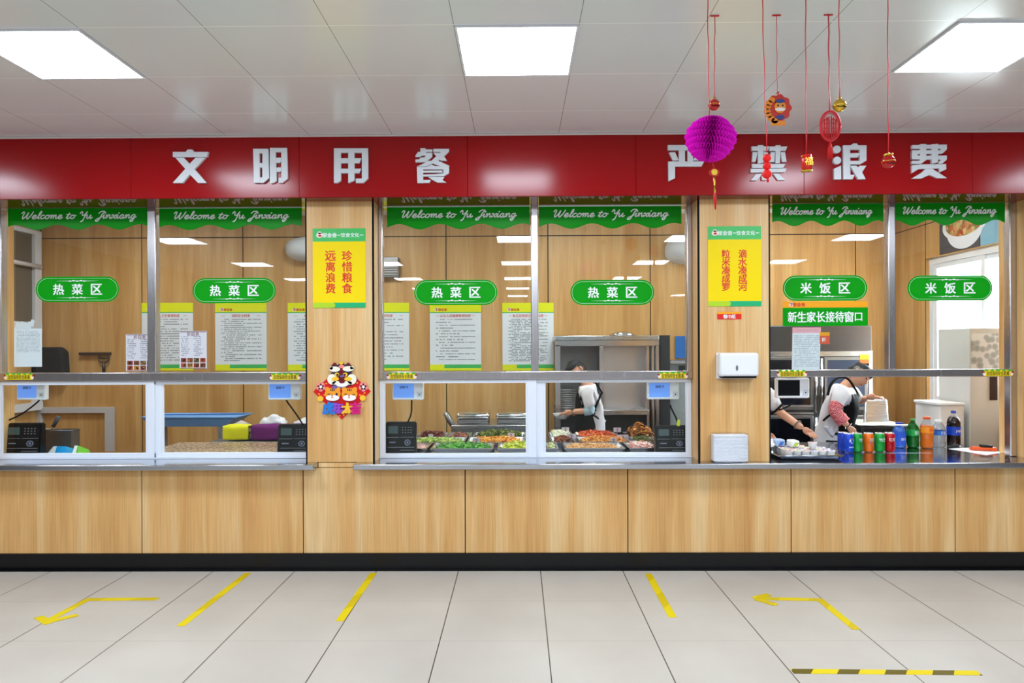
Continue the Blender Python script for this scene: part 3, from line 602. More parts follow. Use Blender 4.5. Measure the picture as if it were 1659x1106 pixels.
tape('floor_tape', 'slanted yellow tape strip on the floor below the left window', [((402, 928), (292, 1014))], FAINT)
tape('floor_tape', 'short yellow tape strip on the floor under the lion dance pillar', [((605, 928), (550, 1006))], FAINT)
tape('floor_tape', 'short yellow tape strip on the floor under the middle window', [((1050, 929), (1090, 1000))], FAINT)
tape('floor_arrow', 'yellow tape arrow bending left on the floor at the right', [((1334, 971.5), (1222, 969)), ((1328, 971), (1388, 1020)), ((1222, 969), (1246, 963)), ((1224, 970), (1258, 980))], FAINT)
tape('floor_tape', 'yellow and black striped tape on the floor at the bottom right', [((1283, 1087), (1587, 1090))], STRIPE)
# ------------------------------------------------------------------ towel dispenser and napkin pack
a, b = at(1160, 613, 0), at(1222, 571, 0)
t = thing('towel_dispenser', 'white towel dispenser mounted on the right pillar', 'dispenser', ((a.x+b.x)/2, -.06, a.z))
MB().rbox((a.x, -.012, a.z-.002), (b.x, -.001, b.z), .008, 2).build('back_plate', WHITE, t)
MB().rbox((a.x, -.105, a.z+.018), (b.x, -.01, b.z), .02, 4).build('cover', WHITE, t)
MB().rbox((a.x+.02, -.095, a.z+.006), (b.x-.015, -.012, a.z+.03), .004, 1).build('slot', MBLACK, t)
c = at(1194, 596, -.105); MB().ell(c.x, c.z, .008, .02, -.1065, -.104, 16).build('level_window', mat('grey lens', (96, 100, 106), .3), t)
a, b = at(1152, 750, -.02), at(1207, 699, -.02)
t = thing('napkin_pack', 'white wrapped stack of paper napkins on the counter below the towel dispenser', 'napkins', ((a.x+b.x)/2, -.02, ZS))
mb = MB(); n = 22; R = random.Random(2)
for k in range(n):
    z = ZS+.003+(b.z-ZS-.02)*k/n; j = .0015*R.random(); e = .012 if k == 0 else 0
    mb.rbox((a.x+e+j, -.095+e, z), (b.x-e-j, .0-.005, z+(b.z-ZS-.02)/n*.97), .004, 1)
mb.build('paper_stack', mat('napkin paper', (238, 240, 246), .7), t)
m = thin_glass('clear film', (250, 251, 253), 1.3, .03)
MB().rbox((a.x-.004, -.1, ZS+.001), (b.x+.004, -.001, b.z-.002), .014, 3).build('wrapper', m, t)
# ------------------------------------------------------------------ lion dance decoration on the left pillar
DX, DY, DK = 490, 570, 1/9.215
def dp(x, y, Y): return at(DX+x*DK, DY+y*DK, Y)
t = thing('lion_dance_decoration', 'red diamond new year decoration with a lion head and two tiger cubs on the pillar', 'decoration', tuple(dp(590, 1000, 0)))
DM = {k: mat('decor '+k, c, .35, 0, .4) for k, c in dict(red=(214, 10, 22), dark=(110, 8, 24), cream=(246, 240, 220), navy=(44, 34, 60), orange=(246, 158, 40), gold=(250, 196, 50), pink=(246, 140, 136), white=(250, 246, 250), blue=(40, 120, 210), violet=(150, 70, 196), magenta=(214, 24, 120), lilac=(110, 100, 170)).items()}
def dpoly(mb, pts, y0, y1): mb.prism([(dp(x, y, 0).x, dp(x, y, 0).z) for x, y in pts], y0, y1)
def dell(mb, x, y, rx, ry, y0, y1): p = dp(x, y, 0); s_ = DK/219.4; mb.ell(p.x, p.z, rx*s_, ry*s_, y0, y1)
mb = MB(); dpoly(mb, [(165, 590), (590, 190), (1022, 585), (590, 1005)], -.006, -.0005)
mb.mi = 1
for k, (x, y) in enumerate(((330, 640), (250, 625), (590, 900), (620, 940), (560, 950), (860, 640), (930, 610), (640, 880), (360, 470), (820, 460))): dell(mb, x, y, 14, 9, -.0068, -.006)
mb.build('diamond_card', [DM['red'], DM['gold']], t)
mb = MB(); dpoly(mb, [(380, 370), (450, 300), (405, 250), (470, 165), (530, 200), (590, 140), (640, 190), (700, 165), (775, 245), (730, 310), (815, 380), (815, 440), (740, 490), (600, 545), (450, 495), (380, 430)], -.012, -.006); mb.build('lion_outline', DM['navy'], t)
mb = MB()
for x, y, rx, ry in ((450, 405, 70, 78), (745, 405, 70, 78), (490, 255, 82, 40), (690, 250, 82, 40), (520, 460, 70, 28), (680, 460, 70, 28), (440, 240, 26, 24), (745, 235, 26, 24)): dell(mb, x, y, rx, ry, -.018, -.012)
mb.build('lion_fur', DM['cream'], t)
mb = MB(); dpoly(mb, [(540, 210), (640, 210), (620, 300), (690, 380), (650, 470), (590, 480), (530, 470), (490, 380), (560, 300)], -.0175, -.012); dell(mb, 490, 185, 26, 26, -.0175, -.012); dell(mb, 690, 185, 26, 26, -.0175, -.012); mb.build('lion_face', DM['dark'], t)
mb = MB(); mb.mi = 0
for x in (500, 690): dell(mb, x, 400, 55, 30, -.021, -.0175)
for x in (525, 650): dell(mb, x, 335, 34, 30, -.021, -.0175)
dell(mb, 590, 165, 28, 24, -.021, -.0175); mb.mi = 1
for x in (535, 640): dell(mb, x, 340, 18, 18, -.0225, -.021)
mb.mi = 2; dell(mb, 600, 360, 28, 16, -.0215, -.018); mb.mi = 3; dell(mb, 595, 215, 42, 24, -.020, -.0175)
mb.build('lion_eyes', [DM['gold'], DM['navy'], DM['lilac'], DM['pink']], t)
mb = MB(); dell(mb, 600, 490, 85, 28, -.021, -.018); mb.mi = 1; dell(mb, 600, 440, 42, 26, -.0225, -.018); mb.mi = 2; dell(mb, 595, 520, 60, 20, -.0165, -.011); mb.build('lion_mouth', [DM['white'], DM['dark'], DM['lilac']], t)
for fx in (280, 915):
    mb = MB()
    for k in range(5): a_ = 2*math.pi*k/5+.3; dell(mb, fx+36*math.cos(a_), 520+36*math.sin(a_), 34, 34, -.012, -.006)
    mb.mi = 1; dell(mb, fx, 520, 20, 22, -.014, -.012); mb.build('blossom', [DM['pink'], DM['white']], t)
for tx, wink in ((460, 0), (710, 1)):
    mb = MB(); dell(mb, tx, 625, 118, 90, -.018, -.006); dell(mb, tx-80, 555, 34, 34, -.017, -.006); dell(mb, tx+80, 555, 34, 34, -.017, -.006)
    hd = mb.build('tiger_head', DM['orange'], t)
    mb = MB(); dell(mb, tx, 682, 100, 44, -.021, -.018); mb.build('muzzle', DM['white'], hd)
    mb = MB(); dell(mb, tx-55, 625, 24, 5, -.0205, -.018); dell(mb, tx+60, 632, 16 if not wink else 22, 24 if not wink else 5, -.0205, -.018); dell(mb, tx-5, 645, 12, 8, -.0225, -.020); dell(mb, tx, 560, 8, 22, -.0205, -.018); dell(mb, tx-26, 565, 6, 16, -.0205, -.018); dell(mb, tx+26, 565, 6, 16, -.0205, -.018)
    mb.mi = 1; dell(mb, tx-5, 672, 16, 14, -.0225, -.0205); mb.build('facial_features', [DM['navy'], DM['pink']], hd)
mb = MB(); dell(mb, 490, 522, 38, 24, -.020, -.012); mb.build('cap', DM['lilac'], t)
for x, y in ((275, 700), (905, 690)):
    mb = MB()
    for k in range(4): dell(mb, x-28+19*k, y-30+abs(k-1.5)*14, 16, 26, -.014, -.006)
    dell(mb, x, y, 42, 36, -.0145, -.006); mb.build('paw', DM['gold'], t)
for x, m_, ch in ((405, 'blue', '虎'), (545, 'violet', '年'), (680, 'gold', '大'), (800, 'magenta', '吉')):
    mb = MB(); p = dp(x, 835, 0); hh = .088 if m_ in ('blue', 'magenta') else .078
    vs, fs = text_mesh(ch)
    for q in (-.0225, -.0215, -.0205): mb.text(ch, p.x, p.z, hh, q, .06)
    for k, (ex, ey) in enumerate(((0, -50), (-16, -10), (18, -5), (0, 24), (-20, 58), (22, 56))): dell(mb, x+ex, 835+ey, 22, 20, -.0195-.0001*k, -.010)
    mb.build('puffy_character', DM[m_], t)
# ------------------------------------------------------------------ hanging new year ornaments
YHO, YHN = -1.86, -2.2
RIB = mat('red ribbon', (214, 24, 34), .45); ORR = mat('shiny red', (190, 8, 18), .15, .3, .7); GOLD = mat('shiny gold', (214, 176, 66), .22, 1); TASS = mat('red tassel', (214, 12, 20), .7)
def hang(name, label, u, v, Y, cat='ornament'):
    p = at(u, v, Y); return thing(name, label, cat, tuple(p), 'hanging new year ornaments'), p
def cord(t, u0, v0, u1, v1, Y, w=.0042):
    p = at(u1, v1, Y); q = at(u0, v0, Y); z = CEIL-.001; q = Vector((q.x, Y, z)) if v0 < 5 else Vector((q.x, Y, z))
    mb = MB(); n = 10
    pts = [p.lerp(q, k/n)+Vector((.0018*math.sin(k*1.7), 0, 0))*(0 < k < n) for k in range(n+1)]
    mb.tube(pts, w/2, 5); mb.box((q.x-.02, Y-.004, z-.004), (q.x+.02, Y+.004, z)); mb.build('ribbon', RIB, t)
def bell(t, p, r, m):
    MB().sphere(p, r, 24, 14).build('bell_body', m, t)
    mb = MB(); mb.tube([(p.x+r*1.02*math.cos(a), p.y+r*1.02*math.sin(a), p.z+r*.02) for a in [2*math.pi*k/24 for k in range(25)]], r*.07, 6); mb.tube([(p.x+r*.28*math.cos(a), p.y, p.z+r*1.15+r*.25*math.sin(a)) for a in [2*math.pi*k/12 for k in range(13)]], r*.08, 6); mb.build('band', GOLD, t)
    MB().box((p.x-r*.7, p.y-r*1.01, p.z-r*.5), (p.x+r*.7, p.y-r*.8, p.z-r*.42)).build('slit', MBLACK, t)
t, p = hang('bell_ornament', 'small shiny red bell hanging just above the magenta paper ball', 1157, 170, YHO); cord(t, 1158, 30, 1157, 160, YHO); bell(t, p, .026, ORR)
t, p = hang('bell_ornament', 'gold bell hanging beside the red oval knot', 1360, 171, YHN); cord(t, 1359, 0, 1360, 160, YHN); bell(t, p, .026, GOLD)
t, p = hang('bell_ornament', 'red bell with gold leaf collar, rightmost of the hanging ornaments', 1439.5, 262, YHN); cord(t, 1438, 0, 1439, 250, YHN); bell(t, p, .026, ORR)
mb = MB()
for k in range(6): a_ = k*1.05; mb.sphere((p.x+.014*math.cos(a_), p.y+.014*math.sin(a_), p.z+.027), .0065, 8, 6)
mb.build('leaf_collar', GOLD, t)
# honeycomb ball
t, p = hang('paper_ball', 'magenta honeycomb paper ball with a gold charm and red tassel', 1151, 225, YHN); cord(t, 1146, 0, 1149, 190, YHN)
MAG = mat('magenta tissue', (250, 30, 226), .75, 0, .2); mb = MB(); NF = 44; R_ = .1
tilt = Matrix.Rotation(.16, 3, 'Y')
for k in range(NF):
    a0 = 2*math.pi*k/NF; rows = 22
    for s_ in (-1, 1):
        vs = []
        for j in range(rows+1):
            th = math.pi*j/rows; zz = math.cos(th)*R_*.93; rr = math.sin(th)*R_; a = a0 + s_*.5*math.pi/NF*(2 if j % 2 else .1)
            jag = 1+.05*(1 if j % 2 else -1)+.035*math.sin(k*12.9+j*7)
            for q in (.25, 1): vs.append(p+tilt @ Vector((rr*q*jag*math.cos(a), rr*q*jag*math.sin(a), zz)))
        mb.add(vs, [(2*j, 2*j+1, 2*j+3, 2*j+2) for j in range(rows)], False)
mb.build('honeycomb', MAG, t)
q = at(1157, 279, YHN)
MB().tube([at(1153, 262, YHN), at(1157, 272, YHN)], .002, 5).build('cord', RIB, t)
mb = MB(); mb.ell(q.x, q.z, .022, .016, q.y-.004, q.y+.004); mb.mi = 1; mb.text('福', q.x, q.z, .02, q.y-.0046, .03); mb.ell(q.x, q.z, .013, .013, q.y-.0044, q.y-.004)
ch = mb.build('charm', [ORR, GOLD], t)
MB().tube([at(1157, 285, YHN), at(1158, 314, YHN)], .0035, 6).build('gold_cord', GOLD, t)
MB().tube([at(1158, 313, YHN), at(1158.5, 322, YHN), at(1159, 339, YHN)], [.004, .007, .003], 8).build('tassel', TASS, t)
# tiger medallion
t, p = hang('medallion', 'round red and orange paper medallion with a tiger face', 1261, 178, YHO); cord(t, 1258, 28, 1259, 150, YHO, .003)
mb = MB(); k_ = 1/340.
pl = [(p.x+(.058+.004*math.cos(9*a))*math.cos(a), p.z+.008+(.062+.004*math.cos(9*a))*math.sin(a)) for a in [2*math.pi*i/60 for i in range(60)]]; mb.prism(pl, p.y-.003, p.y+.003); mb.build('disc', mat('medallion red', (206, 40, 20), .4), t)
mb = MB()
for i in range(7): a = 2.2+i*.36; mb.ell(p.x+.054*math.cos(a), p.z+.055*math.sin(a), .016, .013, p.y-.006, p.y-.003, 12)
mb.box((p.x-.035, p.y-.006, p.z-.075), (p.x+.03, p.y-.003, p.z-.052)); mb.build('orange_frill', mat('medallion orange', (240, 140, 20), .4), t)
mb = MB(); mb.ell(p.x+.006, p.z+.012, .026, .028, p.y-.007, p.y-.003); mb.mi = 1; mb.ell(p.x+.006, p.z+.038, .022, .009, p.y-.009, p.y-.006); mb.ell(p.x+.006, p.z-.036, .02, .01, p.y-.009, p.y-.003); mb.mi = 2; mb.ell(p.x+.006, p.z+.0, .024, .008, p.y-.0085, p.y-.007); mb.mi = 3; mb.ell(p.x-.004, p.z+.018, .004, .005, p.y-.0085, p.y-.007, 8); mb.ell(p.x+.018, p.z+.018, .004, .005, p.y-.0085, p.y-.007, 8)
mb.build('tiger_face', [DM['orange'], mat('medallion blue', (40, 60, 140), .4), DM['white'], DM['navy']], t)
MB().tube([at(1257, 152, YHO), at(1262, 148, YHO), at(1259, 158, YHO)], .003, 5).build('knot', RIB, t)
# gourd string
t, p = hang('gourd_ornament', 'red three lobed gourd ornament in front of the second character', 1243, 270, YHN); cord(t, 1234, 0, 1242, 247, YHN)
G = mat('red flock', (250, 14, 10), .6); mb = MB()
for v_, r_ in ((256, .017), (269, .0165), (282, .019)): c = at(1242.5, v_, YHN); mb.sphere(c, r_, 16, 10)
mb.build('gourd_body', G, t); MB().tube([at(1243.5, 286, YHN), at(1244, 295, YHN)], .005, 6).build('tassel', G, t)
# lantern
t, p = hang('lantern_ornament', 'small red and gold lantern ornament between the second and third characters', 1307, 263, YHN); cord(t, 1305, 0, 1306, 250, YHN)
LM = mat('lantern red', (222, 30, 24), .35); MB().lathe([(.001, -.034), (.019, -.034), (.021, 0), (.019, .03), (.001, .03)], p, 18).build('lantern_body', LM, t)
mb = MB(); mb.lathe([(.001, -.037), (.023, -.037), (.023, -.034), (.001, -.034)], p, 18); mb.text('福', p.x, p.z, .034, p.y-.0225); mb.sphere((p.x-.022, p.y-.005, p.z+.024), .004, 8, 6); mb.build('gold_trim', GOLD, t)
# oval knot
t, p = hang('oval_ornament', 'red oval openwork ornament with a tassel', 1345, 204, YHO); cord(t, 1342, 30, 1344, 180, YHO, .006)
OV = mat('red openwork', (216, 14, 36), .4)
mb = MB(); mb.tube([(p.x+.046*math.cos(a), p.y, p.z+.068*math.sin(a)) for a in [2*math.pi*k/36 for k in range(37)]], .0055, 8); mb.build('oval_ring', OV, t)
mb = MB(); mb.tube([(p.x+.037*math.cos(a), p.y, p.z+.058*math.sin(a)) for a in [2*math.pi*k/36 for k in range(37)]], .0022, 6)
for x_, h_ in ((-.027, .036), (-.015, .048), (-.005, .052), (.006, .052), (.016, .048), (.027, .036)): mb.tube([(p.x+x_, p.y, p.z-h_), (p.x+x_, p.y, p.z+h_*.85)], .0036, 6)
for z_ in (-.028, -.01, .012, .03): mb.tube([(p.x-.03, p.y, p.z+z_), (p.x-.006, p.y, p.z+z_)], .0025, 5); mb.tube([(p.x+.007, p.y, p.z+z_), (p.x+.03, p.y, p.z+z_)], .0025, 5)
mb.build('openwork', OV, t)
mb = MB(); c = at(1345, 229, YHO); mb.sphere((c.x, c.y, c.z), .007, 8, 6); R = random.Random(5); d_ = at(1345, 258, YHO)
for k in range(16): a = k*.39; mb.tube([(c.x, c.y, c.z-.004), (c.x+.008*math.cos(a), c.y+.008*math.sin(a), c.z-.03), (c.x+.010*math.cos(a), c.y+.01*math.sin(a), d_.z+.006*R.random())], .0022, 4)
mb.build('tassel', TASS, t)
# ------------------------------------------------------------------ kitchen behind the windows
def bx(mb, u0, v0, u1, v1, Yf, Yb, r=0, z0=None):
    um = (u0+u1)/2; a = at(u0, (v0+v1)/2, Yf).x; b = at(u1, (v0+v1)/2, Yf).x; zt = at(um, v0, Yf).z; zb = at(um, v1, Yf).z if z0 is None else z0
    return mb.rbox((a, Yf, zb), (b, Yb, zt), r, 2) if r else mb.box((a, Yf, zb), (b, Yb, zt))
SCR = mat('blue display', (100, 142, 220), .2, 0, .5, emit=.17); SCRD = mat('dark display', (8, 12, 20), .12); LCD = mat('grey lcd', (72, 88, 88), .15); GMARK = mat('grey marking', (130, 132, 140), .4)
def display(u0, v0, u1, v1, label, screen, cable, tagc=False, Y=.275):
    a, b = at(u0, v1, Y), at(u1, v0, Y); w, h = b.x-a.x, b.z-a.z
    t = thing('payment_display', label, 'display', ((a.x+b.x)/2, Y+.03, b.z), 'payment displays hung from the transoms')
    MB().rbox((a.x, Y, a.z), (b.x, Y+.05, b.z), .012, 3).build('case', WHITE, t)
    mb = MB().rbox((a.x+.05*w, Y-.0015, a.z+.12*h), (a.x+.70*w, Y+.002, b.z-.1*h), .001, 1); sc = mb.build('screen', screen, t)
    if screen is SCR: MB().text('请刷卡', a.x+.38*w, b.z-.3*h, .022, Y-.002, .02).build('lettering', mat('navy print', (30, 50, 110), .5), sc)
    mb = MB().rbox((a.x+.79*w, Y-.002, a.z+.13*h), (a.x+.95*w, Y+.002, a.z+.42*h), .001, 1); mb.mi = 1; mb.ell(a.x+.87*w, a.z+.28*h, .005, .005, Y-.003, Y-.002, 10); mb.build('button_plate', [mat('pale grey plastic', (206, 212, 220), .4), MBLACK], t)
    MB().box(((a.x+b.x)/2-.03, Y+.012, b.z-.004), ((a.x+b.x)/2+.03, Y+.03, b.z+.03)).build('bracket', STEELD, t)
    p, q = at(cable[0], cable[1], Y+.02), at(cable[2], cable[3], Y+.03); m_ = p.lerp(q, .5)+Vector((.012, 0, -.012))
    MB().tube(spline([p+Vector((0, 0, .02)), p, m_, q], 6), .0065, 6).build('cable', MBLACK, t)
    if tagc: MB().rbox((q.x-.012, q.y-.012, q.z), (q.x+.012, q.y+.012, q.z+.05), .004, 1).build('cable_tag', mat('lime tag', (206, 220, 40), .5), t)
display(26, 619, 73, 648, 'white display with blue screen at the left end of the left window', SCR, (62, 650, 6, 684))
display(434, 619, 487, 648, 'white display with blue screen beside the lion dance pillar', SCR, (465, 650, 491, 688))
display(635, 618, 686, 648, 'white display with blue screen at the left end of the middle window', SCR, (667, 650, 660, 685))
display(1049, 617, 1101, 647, 'white display with blue screen at the right end of the middle window', SCR, (1087, 660, 1099, 690), True)
display(1258, 612, 1312, 645, 'white display with dark screen hung in the right window', SCRD, (1290, 645, 1262, 664))
def reader(u0, v0, u1, v1, label, Y=.262):
    a, b = at(u0, v1, Y), at(u1, v0, Y); w = b.x-a.x; z0 = ZS; h = b.z-z0
    t = thing('card_reader', label, 'card reader', ((a.x+b.x)/2, Y+.05, z0), 'black card readers')
    mb = MB(); f = lambda x, y, z: (x, Y+y+(z-z0)*.14, z)
    bm = bmesh.new(); bmesh.ops.create_cube(bm, size=1)
    for v in bm.verts: v.co = Vector(((a.x+b.x)/2+v.co.x*w, Y+.05+v.co.y*(.09 if v.co.z < 0 else .055)+(.0 if v.co.z < 0 else .012), z0+h/2+v.co.z*h))
    bmesh.ops.bevel(bm, geom=list(bm.edges), offset=.008, segments=2, affect='EDGES'); mb.bm(bm, None, False); mb.build('case', BLACK, t)
    def pr(fx, fz): z = z0+fz*h; return a.x+fx*w, z
    def fy(fz): return Y+.005+fz*.0295
    def plate(mb, x0, z0_, x1, z1_, e=.002):
        vs = []
        for fx, fz in ((x0, z0_), (x1, z0_), (x1, z1_), (x0, z1_)):
            x, z = pr(fx, fz); vs.append((x, fy(fz)-e, z))
        vs += [(x, y+.004, z) for x, y, z in vs]; mb.add(vs, [(0, 1, 2, 3), (7, 6, 5, 4), (0, 4, 5, 1), (1, 5, 6, 2), (2, 6, 7, 3), (3, 7, 4, 0)], False)
    mb = MB(); plate(mb, .1, .66, .42, .88); mb.build('lcd', LCD, t)
    mb = MB()
    for i in range(4):
        for j in range(3): plate(mb, .55+.09*i, .68+.075*j, .585+.09*i, .70+.075*j)
    mb.build('keypad', GMARK, t)
    mb = MB(); plate(mb, .05, .545, .45, .555); plate(mb, .5, .55, .95, .56); plate(mb, .1, .255, .95, .268); plate(mb, .5, .17, .95, .182); mb.build('trim_lines', GMARK, t)
    mb = MB(); plate(mb, .14, .39, .34, .42)
    for k in range(12):
        a_ = 2*math.pi*k/12; plate(mb, .73+.085*math.cos(a_)-.015, .40+.075*math.sin(a_)-.015, .73+.085*math.cos(a_)+.015, .40+.075*math.sin(a_)+.015)
    plate(mb, .7, .37, .76, .43); mb.build('emblem', mat('emblem grey', (120, 126, 150), .4), t)
reader(3, 686, 62, 736, 'black card reader at the left end of the left window'); reader(448, 688, 502, 736, 'black card reader beside the lion dance pillar, in front of the purple towel')
reader(623, 684, 673, 736, 'black card reader at the left end of the middle window'); reader(1063, 690, 1116, 737, 'black card reader at the right end of the middle window')
# --- left window
SPECK = mat('speckled counter', (170, 140, 112), .4)
n = nd(SPECK, 'ShaderNodeTexNoise'); n.inputs['Scale'].default_value = 48; ln(SPECK, coords(SPECK), n.inputs['Vector']); ln(SPECK, ramp(SPECK, n.outputs['Fac'], [(.42, (84, 60, 42)), (.5, (166, 134, 104)), (.6, (206, 184, 158))]), bsdf(SPECK).inputs['Base Color'])
def counter(name, label, u0, u1, y0, y1, z, mt, mb_=STEELD):
    a, b = px(u0, (y0+y1)/2), px(u1, (y0+y1)/2); t = thing(name, label, 'counter', ((a+b)/2, (y0+y1)/2, 0))
    MB().rbox((a, y0, z-.03), (b, y1, z), .004, 1).build('top', mt, t); MB().box((a+.02, y0+.02, 0), (b-.02, y1-.02, z-.031)).build('body', mb_, t)
    return t
counter('prep_counter', 'speckled tan counter behind the right half of the left window', 256, 560, .38, 1.13, .788, SPECK)
counter('prep_counter', 'narrow steel counter behind the left end of the left window', -60, 232, .38, .7, .77, STEELT)
a = at(62, 735, .6); b = at(118, 697, .6)
t = thing('steel_bin', 'open grey steel bin beside the card reader at the left', 'bin', ((a.x+b.x)/2, .635, .77)); mb = MB()
for q in ((a.x, .58, b.x, .585), (a.x, .685, b.x, .69), (a.x, .585, a.x+.005, .685), (b.x-.005, .585, b.x, .685)): mb.box((q[0], q[1], .771), (q[2], q[3], b.z))
mb.box((a.x, .58, .7705), (b.x, .69, .775)); mb.build('walls', mat('worn steel', (120, 112, 104), .45, .7), t)
MB().tube([(a.x, .58, b.z), (b.x, .58, b.z), (b.x, .69, b.z), (a.x, .69, b.z), (a.x, .58, b.z)], .006, 6).build('rim', STEELD, t)
t = thing('ladle', 'ladle with dark handle standing in the steel bin', 'ladle', tuple(at(84, 697, .64)))
MB().tube([at(78, 712, .65), at(82, 697, .645), at(88, 688, .64)], .005, 6).build('shaft', CHROME, t); MB().tube([at(86, 691, .64), at(95, 675, .635)], [.014, .019], 8).build('handle', mat('grey ladle handle', (78, 82, 92), .4), t)
for nm, lb, pts, m_, y in (('wipes_packet', 'blue and white packet lying on the narrow steel counter', [(76, 735), (87, 722), (107, 722), (117, 735)], mat('bright blue', (30, 160, 226), .3), .43),
                           ('wipes_packet', 'green packet half behind the blue packet', [(119, 727), (121, 721), (127, 721), (131, 730)], mat('fresh green', (120, 200, 60), .35), .44)):
    mb = MB(); P = [at(u, v, y) for u, v in pts]; x0 = min(q.x for q in P); x1 = max(q.x for q in P); zt = max(q.z for q in P); zc = .7705
    mb.add([(x0, y-.03, zc), (x1, y-.03, zc), (x1, y+.13, zc), (x0, y+.13, zc), (P[1].x, y, max(zt, zc+.03)), (P[2].x, y, max(zt, zc+.03)-.004), (P[2].x+.02, y+.1, zc+.04), (P[1].x+.01, y+.1, zc+.05)], [(3, 2, 1, 0), (4, 5, 6, 7), (0, 1, 5, 4), (1, 2, 6, 5), (2, 3, 7, 6), (3, 0, 4, 7)], False)
    r = mb.build(nm, m_, None, lb, 'packet')
    if 'blue' in lb: MB().add([(x0+.002, y-.031, zc+.003), (P[1].x+.02, y-.0305, zc+.003), (P[1].x+.03, y-.006, zt-.003), (P[1].x+.004, y-.008, zt-.003)], [(0, 1, 2, 3)]).build('white_end', WPRINT, r)
# back table with the tray, towels and bags
counter('steel_table', 'steel table behind the speckled counter, under the yellow and purple towels', 356, 560, 1.15, 1.62, .788, STEELD, MBLACK)
BLUE = mat('blue plastic', (120, 166, 220), .4); a, b = at(230, 692, 1.75), at(383, 676, 1.75)
t = thing('blue_tray', 'long blue plastic tray on legs at the back of the kitchen', 'tray', ((a.x+b.x)/2, 1.95, 0)); mb = MB()
f = [(a.x, 1.75), (b.x, 1.75), (b.x, 2.15), (a.x, 2.15)]; g_ = [(a.x+.05, 1.8), (b.x-.14, 1.8), (b.x-.14, 2.1), (a.x+.05, 2.1)]
mb.add([(x, y, b.z) for x, y in f]+[(x, y, a.z) for x, y in g_], [(0, 1, 5, 4), (1, 2, 6, 5), (2, 3, 7, 6), (3, 0, 4, 7), (4, 5, 6, 7)], False); mb.tube([(x, y, b.z) for x, y in f+f[:1]], .011, 6); mb.build('tray', BLUE, t)
for x in (a.x+.06, b.x-.19):
    for y in (1.82, 2.08): MB().box((x-.018, y-.018, 0), (x+.018, y+.018, a.z+.001)).build('leg', mat('grey plastic', (150, 152, 160), .5), t)
def cloth(name, label, cat, u0, v0, u1, v1, Y, m_, depth=.3, amp=.008, seed=1, zf=.79):
    a, b = at(u0, v1, Y), at(u1, v0, Y); mb = MB(); nx, nz = 20, 12; R = random.Random(seed); vs = []
    for j in range(nz+1):
        for i in range(nx+1):
            fx, s_ = i/nx, j/nz; x = a.x+fx*(b.x-a.x)
            if s_ < .5: y, z = Y, zf+.01+(b.z-zf-.01)*s_*2
            else: y, z = Y+depth*(s_-.5)*2, b.z
            nn = noise.noise(Vector((x*14+seed, y*9, z*9)))*amp; r_ = .02*(1-abs(2*fx-1))**.3
            vs.append((x+nn*.6, y+nn-(r_ if s_ < .5 else 0), z+nn*.6+(r_*.5 if s_ > .45 else 0)-(.0 if s_ < .9 else .03)))
    mb.add(vs, [(j*(nx+1)+i, j*(nx+1)+i+1, (j+1)*(nx+1)+i+1, (j+1)*(nx+1)+i) for j in range(nz) for i in range(nx)], True)
    o = mb.build(name, m_, None, label, cat); md = o.modifiers.new('t', 'SOLIDIFY'); md.thickness = .008; return o
MB().rbox((px(366, 1.2), 1.225, .789), (px(540, 1.2), 1.58, .868), .02, 2).build('steel_basin', STEELD, None, 'long steel basin under the yellow and purple towels', 'basin')
cloth('yellow_towel', 'bright yellow towel draped over the steel basin', 'towel', 361, 690, 402, 712, 1.2, mat('yellow cloth', (226, 224, 20), .85), .15, .008, 3)
cloth('purple_towel', 'purple towel draped beside the yellow towel', 'towel', 406, 689, 500, 713, 1.2, mat('purple cloth', (104, 16, 104), .85), .15, .01, 8)
def bag(label, u0, v0, u1, v1, Y, m_, z0, seed):
    a, b = at(u0, v1, Y), at(u1, v0, Y); mb = MB(); c = ((a.x+b.x)/2, Y, z0); w, h = (b.x-a.x)/2, (b.z-z0); nu, nv = 36, 12; vs = []
    for j in range(nv+1):
        t_ = math.pi/2*j/nv
        for k in range(nu):
            q = 2*math.pi*k/nu; d = Vector((math.cos(q)*math.cos(t_), math.sin(q)*math.cos(t_), math.sin(t_))); f_ = 1+.22*noise.noise(d*2.6+Vector((seed, 0, 0)))+.10*noise.noise(d*7)
            vs.append((c[0]+w*d.x*f_, Y+.075*d.y*f_, z0+h*d.z*f_))
    mb.add(vs, [(j*nu+k, j*nu+(k+1) % nu, (j+1)*nu+(k+1) % nu, (j+1)*nu+k) for j in range(nv) for k in range(nu)], True)
    return mb.build('plastic_bag', m_, None, label, 'bag')
BAGM = mat('white plastic film', (222, 226, 234), .3, 0, .6)
bag('crumpled clear plastic bag behind the yellow towel', 374, 683, 406, 692, 1.46, mat('grey plastic film', (186, 184, 184), .3, 0, .6), .87, 2)
bag('crumpled white plastic bag behind the purple towel', 420, 673, 466, 692, 1.46, BAGM, .87, 5); bag('white plastic bag behind the black card reader near the lion dance pillar', 474, 678, 520, 692, 1.46, BAGM, .87, 9)
